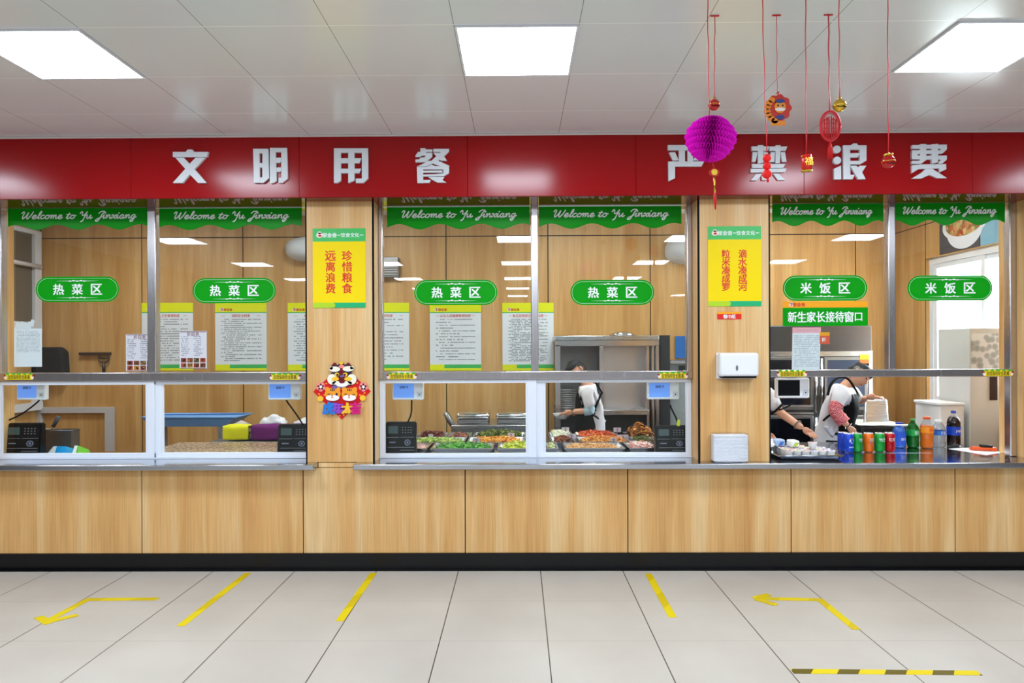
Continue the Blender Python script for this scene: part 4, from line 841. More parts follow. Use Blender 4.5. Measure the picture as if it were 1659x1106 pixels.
# things on the kitchen's back wall
mb = MB(); P = [at(u, v, 2.94) for u, v in ((24, 563), (100, 562), (108, 570), (110, 606), (108, 618), (24, 618))]
mb.prism([(p.x, p.z) for p in P], 2.86, 2.998); o = mb.build('black_bag', mat('black cloth', (26, 26, 30), .8), None, 'black cloth bag hanging on the kitchen wall behind the taped white sheet', 'bag'); md = o.modifiers.new('b', 'BEVEL'); md.width = .03; md.segments = 3
t = thing('wall_hook_rack', 'dark metal bar with a ring bracket on the kitchen back wall', 'bracket', tuple(at(152, 590, 2.98)))
mb = MB(); bx(mb, 127, 570.5, 176, 575, 2.94, 2.999, .004); mb.build('bar', mat('dark metal', (84, 78, 74), .4, .8), t)
mb = MB(); c = at(168, 580, 2.96); mb.tube([(c.x+.06*math.cos(a), c.y, c.z+.055*math.sin(a)) for a in [2*math.pi*k/20 for k in range(21)]], .009, 6); mb.tube([(c.x-.055, c.y, c.z), (c.x+.055, c.y, c.z)], .008, 6); mb.build('ring', MATS['dark metal'], t)
MB().tube([at(168, 586, 2.96), at(168, 603, 2.96)], .018, 8).build('stem', MATS['dark metal'], t)
def dome(u0, v0, u1, v1, label):
    a, b = at(u0, v1, 2.7), at(u1, v0, 2.7); t = thing('wall_fan_cowl', label, 'air unit', ((a.x+b.x)/2, 2.85, a.z), 'white domed air units')
    mb = MB(); c = Vector(((a.x+b.x)/2, 2.99, (a.z+b.z)/2)); w, h = (b.x-a.x)/2, (b.z-a.z)/2; nu, nv = 32, 8; vs = []
    for j in range(nv+1):
        t_ = math.pi/2*j/nv
        for k in range(nu):
            q = 2*math.pi*k/nu; cs, sn = math.cos(q), math.sin(q); e = .7
            vs.append((c.x+w*math.copysign(abs(cs)**e, cs)*math.cos(t_)**.6, c.y-.26*math.sin(t_), c.z+h*math.copysign(abs(sn)**e, sn)*math.cos(t_)**.6))
    mb.add(vs, [(j*nu+(k+1) % nu, j*nu+k, (j+1)*nu+k, (j+1)*nu+(k+1) % nu) for j in range(nv) for k in range(nu)], True); mb.build('shell', mat('pale grey plastic shell', (214, 222, 232), .4), t)
dome(451, 377, 560, 420, 'white domed air unit high on the kitchen wall left of the lion dance pillar'); dome(1086, 377, 1190, 424, 'white domed air unit high on the kitchen wall left of the right pillar')
t = thing('vent_unit', 'grey louvred vent unit high on the kitchen wall behind the middle window', 'vent', tuple(at(615, 450, 2.9)))
mb = MB(); bx(mb, 560, 416, 645, 449, 2.9, 2.999, .006); mb.build('housing', STEELD, t)
for k in range(6): mb = MB(); bx(mb, 565, 423+4*k, 643, 425.6+4*k, 2.885, 2.905); mb.build('slat', mat('light grey slat', (170, 170, 172), .4), t)
# --- middle window: hot food
counter('hot_food_counter', 'stainless hot food counter filled with trays behind the middle window', 585, 1130, .39, 1.66, .782, STEELT)
def chunks(mb, fn, x0, x1, y0, y1, n_, size, R, nm, long=1.0, lift=.0):
    for _ in range(n_):
        x, y = x0+(x1-x0)*R.random(), y0+(y1-y0)*R.random(); z = fn(x, y)+size*.25+lift; mb.mi = R.randrange(nm)
        M = Matrix.Translation((x, y, z)) @ Matrix.Rotation(R.random()*6.28, 4, 'Z') @ Matrix.Rotation(R.uniform(-.6, .6), 4, 'X') @ Matrix.Rotation(R.uniform(-.6, .6), 4, 'Y')
        s_ = size*R.uniform(.6, 1.2); vs = [M @ Vector((a*s_*long, b*s_*.5, c*s_*.3)) for a, b, c in ((-1, 0, 0), (0, -1, 0), (1, 0, 0), (0, 1, 0), (0, 0, 1), (0, 0, -1), (.5, .6, .6), (-.5, -.6, .6))]
        mb.add(vs, [(0, 1, 4), (1, 2, 4), (2, 3, 4), (3, 0, 4), (1, 0, 5), (2, 1, 5), (3, 2, 5), (0, 3, 5)], False)
FOODS = []
def pan(u0, u1, yc, dy, label, food, flabel, fcat, cols, hump, size, n_, long=1.0, seed=1, name='food_pan'):
    a, b = px(u0, yc-dy/2, 720), px(u1, yc-dy/2, 720); y0, y1 = yc-dy/2, yc+dy/2; zt, zb = .822, .783; R = random.Random(seed)
    t = thing(name, label, 'tray', ((a+b)/2, yc, zb), 'steel food trays on the hot counter')
    o = [(a, y0), (b, y0), (b, y1), (a, y1)]; i1 = [(a+.014, y0+.014), (b-.014, y0+.014), (b-.014, y1-.014), (a+.014, y1-.014)]; i2 = [(a+.03, y0+.03), (b-.03, y0+.03), (b-.03, y1-.03), (a+.03, y1-.03)]
    mb = MB(); vs = [(x, y, zt) for x, y in o]+[(x, y, zt) for x, y in i1]+[(x, y, zb+.004) for x, y in i2]+[(x, y, zb) for x, y in i2]+[(x, y, zt-.006) for x, y in o]
    fs = []
    for k in range(4):
        q = (k+1) % 4; fs += [(k, q, 4+q, 4+k), (4+k, 4+q, 8+q, 8+k), (16+q, 16+k, 12+k, 12+q), (q, k, 16+k, 16+q)]
    fs += [(8, 9, 10, 11), (15, 14, 13, 12)]; mb.add(vs, fs, False); mb.build('pan', CHROME if seed % 2 else STEEL, t)
    if not food: return t
    def fn(x, y):
        fx, fy = abs(2*(x-a)/(b-a)-1), abs(2*(y-y0)/(y1-y0)-1)
        return zb+.008+hump*max(0, 1-fx**3)*max(0, 1-fy**3)*(.8+.35*noise.noise(Vector((x*14, y*14, seed))))
    mb = MB(); nx, ny = 22, 14; xa, xb, ya, yb = a+.034, b-.034, y0+.034, y1-.034
    vs = [(xa+(xb-xa)*i/nx, ya+(yb-ya)*j/ny, fn(xa+(xb-xa)*i/nx, ya+(yb-ya)*j/ny)) for j in range(ny+1) for i in range(nx+1)]
    fs = [(j*(nx+1)+i, j*(nx+1)+i+1, (j+1)*(nx+1)+i+1, (j+1)*(nx+1)+i) for j in range(ny) for i in range(nx)]
    mb.add(vs, fs, True); chunks(mb, fn, xa+.01, xb-.01, ya+.01, yb-.01, n_, size, R, len(cols), long)
    ms = [mat('%s %d' % (food, k), c, .45) for k, c in enumerate(cols)]; mb.build(food, ms, None, flabel, fcat, None, 'stuff'); return t
A1, A2, A3 = .62, .99, 1.35
pan(618, 692, A1, .34, 'front row tray left, holding pale pink shreds', 'ham_shreds', 'pale pink shreds in the front left tray', 'food', [(222, 186, 178), (206, 150, 140), (236, 210, 204)], .035, .02, 220, 1.6, 11)
pan(697, 799, A1, .34, 'front row tray holding bright green vegetables', 'green_vegetables', 'bright green vegetables in the front tray of the middle window', 'food', [(60, 150, 40), (110, 180, 70), (40, 110, 30)], .05, .022, 240, 1.3, 13)
pan(806, 882, A1, .34, 'front row tray holding yellow green cabbage, left of the window post', 'cabbage', 'yellow green cabbage by the centre post', 'food', [(190, 200, 50), (222, 220, 110), (140, 170, 40)], .055, .024, 220, 1.2, 15)
pan(884, 905, A1, .34, 'narrow front tray holding pale cabbage, right of the window post', 'pale_cabbage', 'pale cabbage in the narrow tray right of the centre post', 'food', [(206, 210, 130), (120, 150, 50), (232, 230, 180)], .04, .022, 90, 1.2, 17)
pan(914, 1013, A1, .34, 'front row tray holding light brown fried rice', 'fried_rice', 'light brown fried rice in the large front tray', 'food', [(214, 170, 112), (190, 110, 56), (232, 200, 150)], .045, .014, 420, 1.0, 19)
pan(1019, 1066, A1, .34, 'front row tray holding pink and white shreds beside the card reader', 'sausage_shreds', 'pink and white shreds beside the black card reader', 'food', [(236, 204, 196), (220, 150, 140), (244, 232, 226)], .05, .02, 240, 1.8, 21)
pan(655, 752, A2, .34, 'middle row tray holding pale green shreds', 'celery_shreds', 'pale green shreds in the middle row', 'food', [(160, 190, 80), (200, 214, 130), (120, 160, 50)], .04, .02, 220, 1.8, 12)
pan(756, 850, A2, .34, 'middle row tray holding orange scrambled egg', 'scrambled_egg', 'orange scrambled egg in the middle row', 'food', [(226, 160, 50), (240, 190, 90), (200, 110, 30)], .055, .024, 220, 1.0, 14)
pan(893, 934, A2, .34, 'middle row tray holding dark brown stew', 'brown_stew', 'dark brown stew in the middle row', 'food', [(110, 54, 24), (150, 70, 30), (80, 40, 20)], .05, .024, 140, 1.1, 16)
pan(938, 1024, A2, .34, 'middle row tray holding golden fried slices', 'fried_slices', 'golden fried slices in the middle row', 'food', [(214, 140, 50), (190, 100, 34), (232, 176, 90)], .055, .02, 300, 1.2, 18)
pan(1027, 1066, A2, .34, 'middle row tray holding dark green beans', 'green_beans', 'dark green beans beside the card reader', 'food', [(70, 84, 24), (110, 110, 40), (54, 60, 20)], .05, .018, 160, 1.6, 20)
pan(672, 722, A3, .33, 'back row tray holding dark red meat', 'braised_meat', 'dark red meat in the back row', 'food', [(96, 20, 12), (130, 36, 20), (70, 14, 10)], .06, .026, 130, 1.0, 22)
pan(724, 762, A3, .33, 'back row tray holding reddish brown slices', 'brown_slices', 'reddish brown slices in the back row under the tray lid', 'food', [(140, 80, 60), (170, 110, 90), (110, 60, 46)], .04, .022, 100, 1.2, 23)
pan(766, 852, A3, .33, 'back row tray holding dark green stir fry', 'green_stir_fry', 'dark green stir fry in the back row', 'food', [(80, 96, 20), (120, 130, 40), (56, 64, 16)], .07, .024, 180, 1.3, 24)
pan(890, 930, A3, .33, 'back row tray holding white noodles', 'white_noodles', 'white noodles in the back row', 'food', [(226, 228, 206), (206, 210, 180), (238, 238, 224)], .07, .02, 120, 2.0, 26)
pan(934, 1004, A3, .33, 'back row tray holding red orange shreds', 'carrot_shreds', 'red orange shreds in the back row', 'food', [(206, 84, 34), (226, 120, 60), (170, 50, 24)], .06, .02, 200, 1.8, 25)
pan(1018, 1066, A3, .33, 'back row tray holding dark glazed pieces', 'glazed_pieces', 'dark glazed pieces piled in the back row', 'food', [(150, 84, 20), (206, 140, 40), (90, 40, 14)], .12, .036, 130, .9, 27)
def card(u, v, w, h, Y, label, txt, tilt=0):
    c = at(u, v, Y); t = thing('price_card', label, 'price card', (c.x, Y, .84), 'small price cards among the food trays'); k = (Y+D0)/FPX; W_, H_ = w*k, h*k
    MB().box((c.x-W_/2, Y-.002, c.z-H_/2), (c.x+W_/2, Y+.002, c.z+H_/2)).build('card', mat('pale card', (206, 196, 208), .5), t)
    if txt: MB().text(txt, c.x, c.z, H_*.62, Y-.0025, .04).build('digit', mat('dark red digit', (120, 20, 40), .5), t)
    MB().tube([(c.x, Y+.004, c.z), (c.x, Y+.004, .825)], .004, 5).build('stick', CHROME, t)
card(916, 696, 12, 8, 1.3, 'price card reading 2 above the white noodles', '2'); card(926, 707, 15, 9, 1.12, 'grey price card between the noodles and the brown stew', '2'); card(1000, 696, 12, 7, 1.3, 'price card above the red orange shreds', '2')
card(1009, 708, 18, 8, 1.14, 'wide price card reading 2 left of the glazed pieces', '2'); card(994, 713, 10, 8, .84, 'small price card on the golden fried slices', '2'); card(772, 713, 12, 7, .82, 'small price card at the scrambled egg tray', '2'); card(828, 705, 11, 8, 1.14, 'small price card at the dark green stir fry', '2'); card(698, 706, 8, 6, 1.16, 'tiny price card at the dark red meat', None)
# lidded trays on a steel stand behind
t = thing('steel_stand', 'low grey steel stand behind the food trays', 'stand', (px(800, 2.2), 2.4, 0)); mb = MB(); bx(mb, 731, 689, 872, 706, 2.05, 2.7, .006); mb.build('top', STEEL, t); mb = MB(); bx(mb, 738, 706, 866, 720, 2.1, 2.65, 0, 0); mb.build('body', STEELD, t)
zst = at(800, 689, 2.05).z
for u0, u1, lb in ((739, 793, 'shiny lidded tray at the left on the steel stand'), (803, 866, 'shiny lidded tray at the right on the steel stand')):
    a, b = px(u0, 2.2, 680), px(u1, 2.2, 680); zl = pz(668.5, 2.2, 790); t = thing('lidded_tray', lb, 'tray', ((a+b)/2, 2.35, zst), 'lidded trays on the stand')
    MB().rbox((a+.012, 2.2, zst+.001), (b-.012, 2.6, zst+.05), .012, 2).build('tray', STEELD, t); MB().rbox((a, 2.19, zst+.051), (b, 2.61, zl), .03, 4).build('lid', CHROME, t)
MB().tube([at(722, 668, 2.15), at(728, 680, 2.15), at(735, 691, 2.1)], [.03, .034, .03], 8).build('tilted_lid_handle', STEELD, None, 'tilted grey metal handle left of the lidded trays', 'handle')
# steamer unit
YS = 2.25
t = thing('steel_serving_unit', 'tall open stainless steel unit behind the worker in the middle window', 'kitchen unit', (px(985, YS), 2.6, 0))
mb = MB(); bx(mb, 900, 543.5, 1068, 551, YS-.03, 2.95, .006); mb.build('top_cap', STEEL, t); mb = MB(); bx(mb, 900, 551, 1068, 560, YS, YS+.04); mb.build('top_rail', STEELF, t)
for u0, u1 in ((900, 908), (971.5, 978), (1048, 1052), (1057, 1060), (1063, 1068)): mb = MB(); bx(mb, u0, 559, u1, 740, YS, YS+.05, 0, 0); mb.build('post', STEELF, t)
mb = MB(); bx(mb, 978, 560, 1048, 664, YS+.3, YS+.32); mb.build('inner_panel', steel('pale steel panel', (206, 206, 212), .35), t)
mb = MB(); bx(mb, 902, 560, 1066, 664, 2.9, 2.93); mb.build('back_panel', STEELD, t)
mb = MB(); bx(mb, 974, 664, 1052, 672, YS-.12, 2.9, .004); mb.build('shelf', STEEL, t)
mb = MB(); bx(mb, 902, 664, 974, 669, YS+.02, 2.9); mb.build('shelf', STEELD, t)
mb = MB(); bx(mb, 903, 672, 1052, 740, YS+.05, 2.9, 0, 0); mb.build('dark_cabinet', mat('dark enamel', (26, 26, 28), .4), t)
zs_ = at(920, 664, YS+.02).z
for k in range(9):
    a, b = px(906, YS+.12), px(934, YS+.12); z = zs_+.002+.024*k
    MB().rbox((a, YS+.1, z), (b, YS+.5, z+.022), .005, 1).build('baking_tray', STEELD, None, 'steel trays stacked on the left shelf of the tall steel unit', 'tray', 'steel trays stacked on the shelf')
mb = MB(); a, b = at(1018, 546, 2.5), at(1002, 540, 2.5); MB().lathe([(.001, .0), (.13, 0), (.14, .02), (.05, .05), (.001, .055)], (px(1008, 2.5, 545), 2.5, pz(543.5, YS-.03, 985)+.001), 24).build('steel_lid', CHROME, None, 'loose steel lid on top of the tall steel unit', 'platter')  # a pot lid rather than a platter, resting on the top cap
t = thing('duct_column', 'grey blue metal duct column right of the tall steel unit', 'duct', (px(1078, 2.4), 2.45, 0)); MB().box((px(1070, 2.4), 2.4, 0), (px(1086, 2.4), 2.7, pz(543, 2.4, 1078))).build('column', mat('dark grey metal', (58, 60, 66), .4, .5), t)
s = Sh(1094, 544, 1180, 580, 2.99); r = s.root('blue_poster', mat('blue poster', (40, 110, 190), .5), 'blue poster on the kitchen wall right of the tall steel unit', 'poster', None, .004)
t = thing('tiled_sink_unit', 'pale grey sink unit at the right end behind the middle window', 'sink unit', (px(1110, 2.5), 2.6, 0)); MB().box((px(1086, 2.5), 2.5, 0), (px(1190, 2.5), 2.97, pz(588, 2.5, 1110))).build('cabinet', mat('pale grey tile', (150, 158, 160), .4), t); mb = MB(); bx(mb, 1086, 584, 1190, 589, 2.46, 2.98); mb.build('top', STEEL, t); mb = MB(); bx(mb, 1100, 592, 1186, 604, 2.48, 2.5); mb.build('dark_opening', mat('dark enamel', (26, 26, 28), .4), t)
# --- right window: oven, rice, drinks
YO = 2.3
t = thing('steel_oven', 'tall stainless steel oven with dark doors behind the right window', 'oven', (px(1330, YO), 2.6, 0))
mb = MB(); bx(mb, 1225, 527, 1413, 740, YO, 2.95, .01, 0); mb.build('body', steel('grey oven steel', (88, 88, 93), .35), t)
mb = MB(); bx(mb, 1225, 569, 1408, 577, YO-.012, YO+.001); mb.build('trim_strip', STEEL, t)
mb = MB(); bx(mb, 1408, 568, 1414, 690, YO-.014, YO+.01); mb.build('edge_trim', ALU, t)
OG = mat('oven glass', (14, 16, 22), .1, 0, .6)
for u0, v0, u1, v1 in ((1228, 578, 1318, 664), (1336, 578, 1406, 664), (1228, 673, 1318, 735), (1336, 673, 1406, 735)):
    mb = MB(); bx(mb, u0, v0, u1, v1, YO-.02, YO+.001, .004); d = mb.build('door', STEELD, t); mb = MB(); bx(mb, u0+5, v0+5, u1-5, v1-5, YO-.023, YO-.019); mb.build('door_glass', OG if u0 < 1300 else mat('blue grey glass', (56, 68, 92), .15), d)
for u in (1322, 1331):
    for v0, v1 in ((580, 668), (676, 735)): MB().tube([at(u, v0, YO-.05), at(u, v1, YO-.05)], .014, 10).build('handle', CHROME, t)
mb = MB(); bx(mb, 1228, 668, 1318, 671, YO-.02, YO); bx(mb, 1228, 656, 1318, 659, YO-.03, YO-.02); mb.build('rail', STEEL, t)
s = Sh(1393, 574, 1408, 592, YO-.024); r = s.root('warning_sticker', mat('sticker yellow', (232, 186, 20), .5), 'yellow and orange sticker at the right edge of the oven door', 'sticker', None, .001); mb = MB(); s.band(mb, 0, .45, 1, .8, .001); mb.mi = 1; s.band(mb, 0, .8, 1, 1, .001); mb.build('bands', [mat('sticker orange', (224, 110, 30), .5), MBLACK], r)
s = Sh(1328, 538, 1344, 557, .2065); r = MB().box((s.x0, .2052, s.z0), (s.x1, .2064, s.z1)).build('orange_sticker', mat('sticker vermilion', (228, 92, 60), .5), None, 'small orange and yellow sticker on the glass beside the pink headed sheet', 'sticker'); mb = MB(); mb.box((s.x0, .2048, s.Z(.3)), (s.x1, .2052, s.z1)); mb.build('top_strip', ORG, r); MB().text('折', s.X(.4), s.Z(.62), .03, .2047, .03).build('lettering', WPRINT, r)
# rice warmer
YR = 1.5; zr = at(1430, 690, YR).z
t = thing('rice_warmer', 'black warmer full of white rice with its steel lid raised', 'rice warmer', (px(1430, YR), YR+.2, 0))
a, b = px(1396, YR), px(1474, YR); mb = MB(); mb.rbox((a, YR, .5), (b, YR+.5, zr), .02, 2); mb.build('base', mat('dark enamel', (26, 26, 28), .4), t); MB().box((a+.03, YR+.03, 0), (b-.03, YR+.47, .5)).build('stand', STEELD, t)
mb = MB(); f_ = [(a+.005, YR+.005), (b-.005, YR+.005), (b-.005, YR+.495), (a+.005, YR+.495)]; mb.tube([(x, y, zr+.004) for x, y in f_+f_[:1]], .008, 6); mb.build('rim', STEEL, t)
P = [at(1400, 690, YR+.12), at(1442, 690, YR+.12), at(1438, 646, YR+.2), at(1402, 646, YR+.2)]; mb = MB()
bmz = [(p.x, p.y, p.z) for p in P]; mb.add(bmz+[(x+.01, y+.05, z) for x, y, z in bmz], [(0, 1, 2, 3), (7, 6, 5, 4), (0, 4, 5, 1), (1, 5, 6, 2), (2, 6, 7, 3), (3, 7, 4, 0)], False); o = mb.build('lid', STEEL, t); md = o.modifiers.new('b', 'BEVEL'); md.width = .02; md.segments = 3
mb = MB(); mb.tube([at(1406, 648, YR+.17), at(1408, 643.5, YR+.17), at(1430, 643.5, YR+.17), at(1433, 648, YR+.17)], .008, 6); mb.build('lid_handle', CHROME, t)
R = random.Random(3); fn = lambda x, y: zr+.004+.02*max(0, 1-abs(2*(x-a)/(b-a)-1)**3)*max(0, 1-abs(2*(y-YR)/.5-1)**3)
mb = MB(); vs = [(a+.02+(b-a-.04)*i/20, YR+.02+.46*j/14, fn(a+.02+(b-a-.04)*i/20, YR+.02+.46*j/14)+.004*noise.noise(Vector((i*.9, j*.9, 2)))) for j in range(15) for i in range(21)]
mb.add(vs, [(j*21+i, j*21+i+1, (j+1)*21+i+1, (j+1)*21+i) for j in range(14) for i in range(20)], True); chunks(mb, fn, a+.03, b-.03, YR+.03, YR+.46, 500, .011, R, 2, 1.4)
mb.build('steamed_rice', [mat('white rice', (240, 240, 234), .6), mat('cream rice', (228, 224, 200), .6)], None, 'white steamed rice filling the black warmer', 'food', None, 'stuff')
# right end: white cabinet, shelf, sill things
YW = 1.0
t = thing('white_cabinet', 'tall pale cabinet standing before the bright kitchen window', 'cabinet', (px(1596, YW), 1.2, 0)); mb = MB(); bx(mb, 1571, 531, 1621, 740, YW, 1.45, .008, 0); mb.build('body', mat('pale grey laminate', (206, 206, 202), .4), t)
REFL = mat('stone like reflection print', (170, 176, 180), .3); n = nd(REFL, 'ShaderNodeTexVoronoi'); n.inputs['Scale'].default_value = 16; ln(REFL, coords(REFL), n.inputs['Vector']); ln(REFL, ramp(REFL, n.outputs['Distance'], [(.1, (150, 156, 160)), (.45, (176, 180, 184)), (.6, (226, 228, 230))]), bsdf(REFL).inputs['Base Color'])  # stone-like reflections on the cabinet, put into the colour of a thin sheet
mb = MB(); bx(mb, 1574, 540, 1618, 597, YW-.006, YW+.001); mb.build('reflection_sheet', REFL, t); mb = MB(); bx(mb, 1604, 610, 1616, 648, YW-.006, YW+.001); mb.build('dark_slot', mat('dark maroon', (44, 14, 18), .4), t)
t = thing('white_chest', 'low white chest beside the cola bottle', 'chest', (px(1550, .95), 1.1, 0)); mb = MB(); bx(mb, 1523, 656, 1563, 740, YW+.02, 1.4, .012, 0); mb.build('body', mat('white enamel', (232, 232, 230), .35), t); mb = MB(); bx(mb, 1522, 652.5, 1563.5, 657, YW+.01, 1.41, .006); mb.build('lid', WHITE, t)
zsill = WB
for u, v, r_, h_, lb, nm in ((1509, 650, .085, .07, 'stack of white bowls on the window sill', 'bowl_stack'), (1532, 650, .055, .16, 'white cup stack on the window sill', 'cup_stack')):
    y = {1509: 1.93, 1532: 1.64}[u]
    x = XR-.075; MB().lathe([(.001, .001), (r_*.6, .001), (r_, h_*.9), (r_, h_), (r_*.9, h_), (r_*.55, .02), (.001, .02)], (x, y, zsill), 20).build(nm, WHITE, None, lb, 'tableware')
x, y = XR-.06, 1.42; t = thing('storage_jar', 'clear jar with black lid on the window sill', 'jar', (x, y, zsill)); MB().lathe([(.001, .001), (.05, .001), (.05, .12), (.04, .13)], (x, y, zsill), 18).build('jar', thin_glass('jar glass', (236, 240, 244), 1.45, .05), t); MB().lathe([(.046, .128), (.046, .16), (.001, .16)], (x, y, zsill), 18).build('lid', BLACK, t)
# food picture above the kitchen window
def wx(u, v): return at_x(u, v, XR-.006)
p0, p1 = wx(1524, 405), wx(1614, 350)
pc = thing('food_picture', 'large food photograph of a white bowl of red stew above the kitchen window', 'picture', (XR-.005, (p0.y+p1.y)/2, WT+.01)); zt_, zb_ = 2.96, WT+.006
y1_, y0_ = at_x(1523, 400, XR).y, 1.52
MB().box((XR-.006, y0_, zb_), (XR-.001, y1_, zt_)).build('sheet', mat('dark grey photo', (70, 74, 84), .4), pc)
c = wx(1562, 370); mb = MB(); cy, cz = c.y, c.z; RY = (wx(1527, 372).y-wx(1600, 372).y)/2; RZ = c.z-max(wx(1563, 407).z, zb_+.012)
fy_ = lambda mb, ry, rz, x0, dz=0, n=36: mb.add([(x0, cy+ry*math.cos(2*math.pi*k/n), cz+dz+rz*math.sin(2*math.pi*k/n)) for k in range(n)], [tuple(range(n))], False)
fy_(mb, RY*.8, RZ, XR-.0075, 0); fy_(mb, RY, RZ*.8, XR-.008, .05); mb.build('bowl_print', mat('bowl white', (226, 230, 240), .4), pc)
STEW = mat('stew print', (170, 80, 40), .4); n = nd(STEW, 'ShaderNodeTexVoronoi'); n.inputs['Scale'].default_value = 22; ln(STEW, coords(STEW), n.inputs['Vector']); ln(STEW, ramp(STEW, n.outputs['Color'], [(.2, (184, 60, 26)), (.4, (214, 190, 130)), (.6, (90, 110, 50)), (.8, (196, 96, 50))]), bsdf(STEW).inputs['Base Color'])
mb = MB(); fy_(mb, RY*.85, RZ*.66, XR-.009, .06); mb.build('stew_print', STEW, pc)
y2_ = y0_-.01
MB().box((XR-.006, .9, zb_), (XR-.001, y2_, zt_)).build('food_picture', mat('light blue photo', (130, 180, 206), .4), None, 'light blue food photograph right of the bowl picture', 'picture')
# tray of yogurt cups
a, b = at(1256, 745, .07), at(1371, 744, .07); zt = ZS+.028
t = thing('yogurt_tray', 'shallow steel tray of yogurt cups on the right countertop', 'tray', ((a.x+b.x)/2, .27, ZS)); x0, x1, y0, y1 = a.x+.02, b.x-.03, .05, .47
mb = MB(); o = [(x0, y0), (x1, y0), (x1, y1), (x0, y1)]; i_ = [(x0+.03, y0+.03), (x1-.03, y0+.03), (x1-.03, y1-.03), (x0+.03, y1-.03)]; vs = [(x, y, zt) for x, y in o]+[(x, y, ZS+.002) for x, y in i_]+[(x, y, ZS+.005) for x, y in i_]; fs = [(4, 5, 6, 7)[::-1], (8, 9, 10, 11)]
for k in range(4): q = (k+1) % 4; fs += [(k, q, 4+q, 4+k)[::-1], (k, q, 8+q, 8+k)]
mb.add(vs, fs, False); mb.tube([(x, y, zt) for x, y in o+o[:1]], .006, 6); mb.build('pan', STEELT, t)
YLID = mat('yogurt lid foil', (238, 228, 226), .35); YCUP = mat('yogurt cup', (240, 240, 238), .4); R = random.Random(12)
def cup(x, y, z, lab, col, grp):
    t = thing('yogurt_cup', lab, 'yogurt cup', (x, y, z), grp); MB().lathe([(.001, 0), (.024, 0), (.031, .05)], (x, y, z), 14).build('cup', YCUP, t)
    mb = MB(); mb.lathe([(.034, .05), (.034, .053), (.001, .053)], (x, y, z), 14)
    for k in range(3): mb.mi = 1; q = k*2.1+x*60; mb.box((x+.014*math.cos(q)-.008, y+.012*math.sin(q)-.006, z+.0525), (x+.014*math.cos(q)+.008, y+.012*math.sin(q)+.006, z+.0538))
    mb.build('lid', [YLID, col], t)
RP = mat('lid red', (206, 40, 60), .4); BP = mat('lid blue', (60, 110, 200), .4); GP = mat('lid lime', (190, 206, 60), .4)
nx = 6; dx = (x1-x0-.1)/nx
for j in range(4):
    for i in range(nx):
        if j == 3 and i in (4, 5): continue
        cup(x0+.10+dx*i, y0+.07+.085*j, ZS+.006, 'white yogurt cup with printed foil lid standing in the steel tray', (RP, GP, RP, BP)[(i+j) % 4] if i < 5 else BP, 'yogurt cups in the steel tray')
cup(x0+.30, y0+.12, ZS+.0605, 'white yogurt cup lying on top of the others in the steel tray', RP, None)
for k, (x, y, w_, c_, lb) in enumerate(((x0+.11, y0+.30, .075, BP, 'pale blue yogurt carton on top of the cups at the back left'), (x0+.20, y0+.24, .07, GP, 'white and lime yogurt carton on top of the cups'))):
    t2 = MB().rbox((x-w_/2, y-.045, ZS+.061), (x+w_/2, y+.045, ZS+.115), .01, 2).build('yogurt_carton', mat('pale blue carton', (168, 194, 230), .45) if k == 0 else WPRINT, None, lb, 'carton'); mb = MB(); mb.add([(x-.02, y-.0455, ZS+.07), (x+.01, y-.0455, ZS+.07), (x+.03, y-.0455, ZS+.1), (x, y-.0455, ZS+.1)], [(0, 1, 2, 3)]); mb.build('print', c_, t2)
mb = MB(); nx_ = 14; vs = []
for j in range(nx_+1):
    for i in range(nx_+1):
        fx, fy = i/nx_, j/nx_; x = x0-.035+.15*fx+.03*noise.noise(Vector((fx*3, fy*3, 1))); y = y0+.16+.3*fy; z = ZS+.03+.10*math.sin(math.pi*min(1, fx*.9+.1))*(.5+.5*fy)+.03*noise.noise(Vector((fx*5, fy*5, 7))); vs.append((x, y, z))
mb.add(vs, [(j*(nx_+1)+i, j*(nx_+1)+i+1, (j+1)*(nx_+1)+i+1, (j+1)*(nx_+1)+i) for j in range(nx_) for i in range(nx_)], True); o = mb.build('plastic_wrap', BAGM, None, 'crumpled white plastic wrap at the left end of the yogurt tray', 'wrap'); md = o.modifiers.new('t', 'SOLIDIFY'); md.thickness = .003
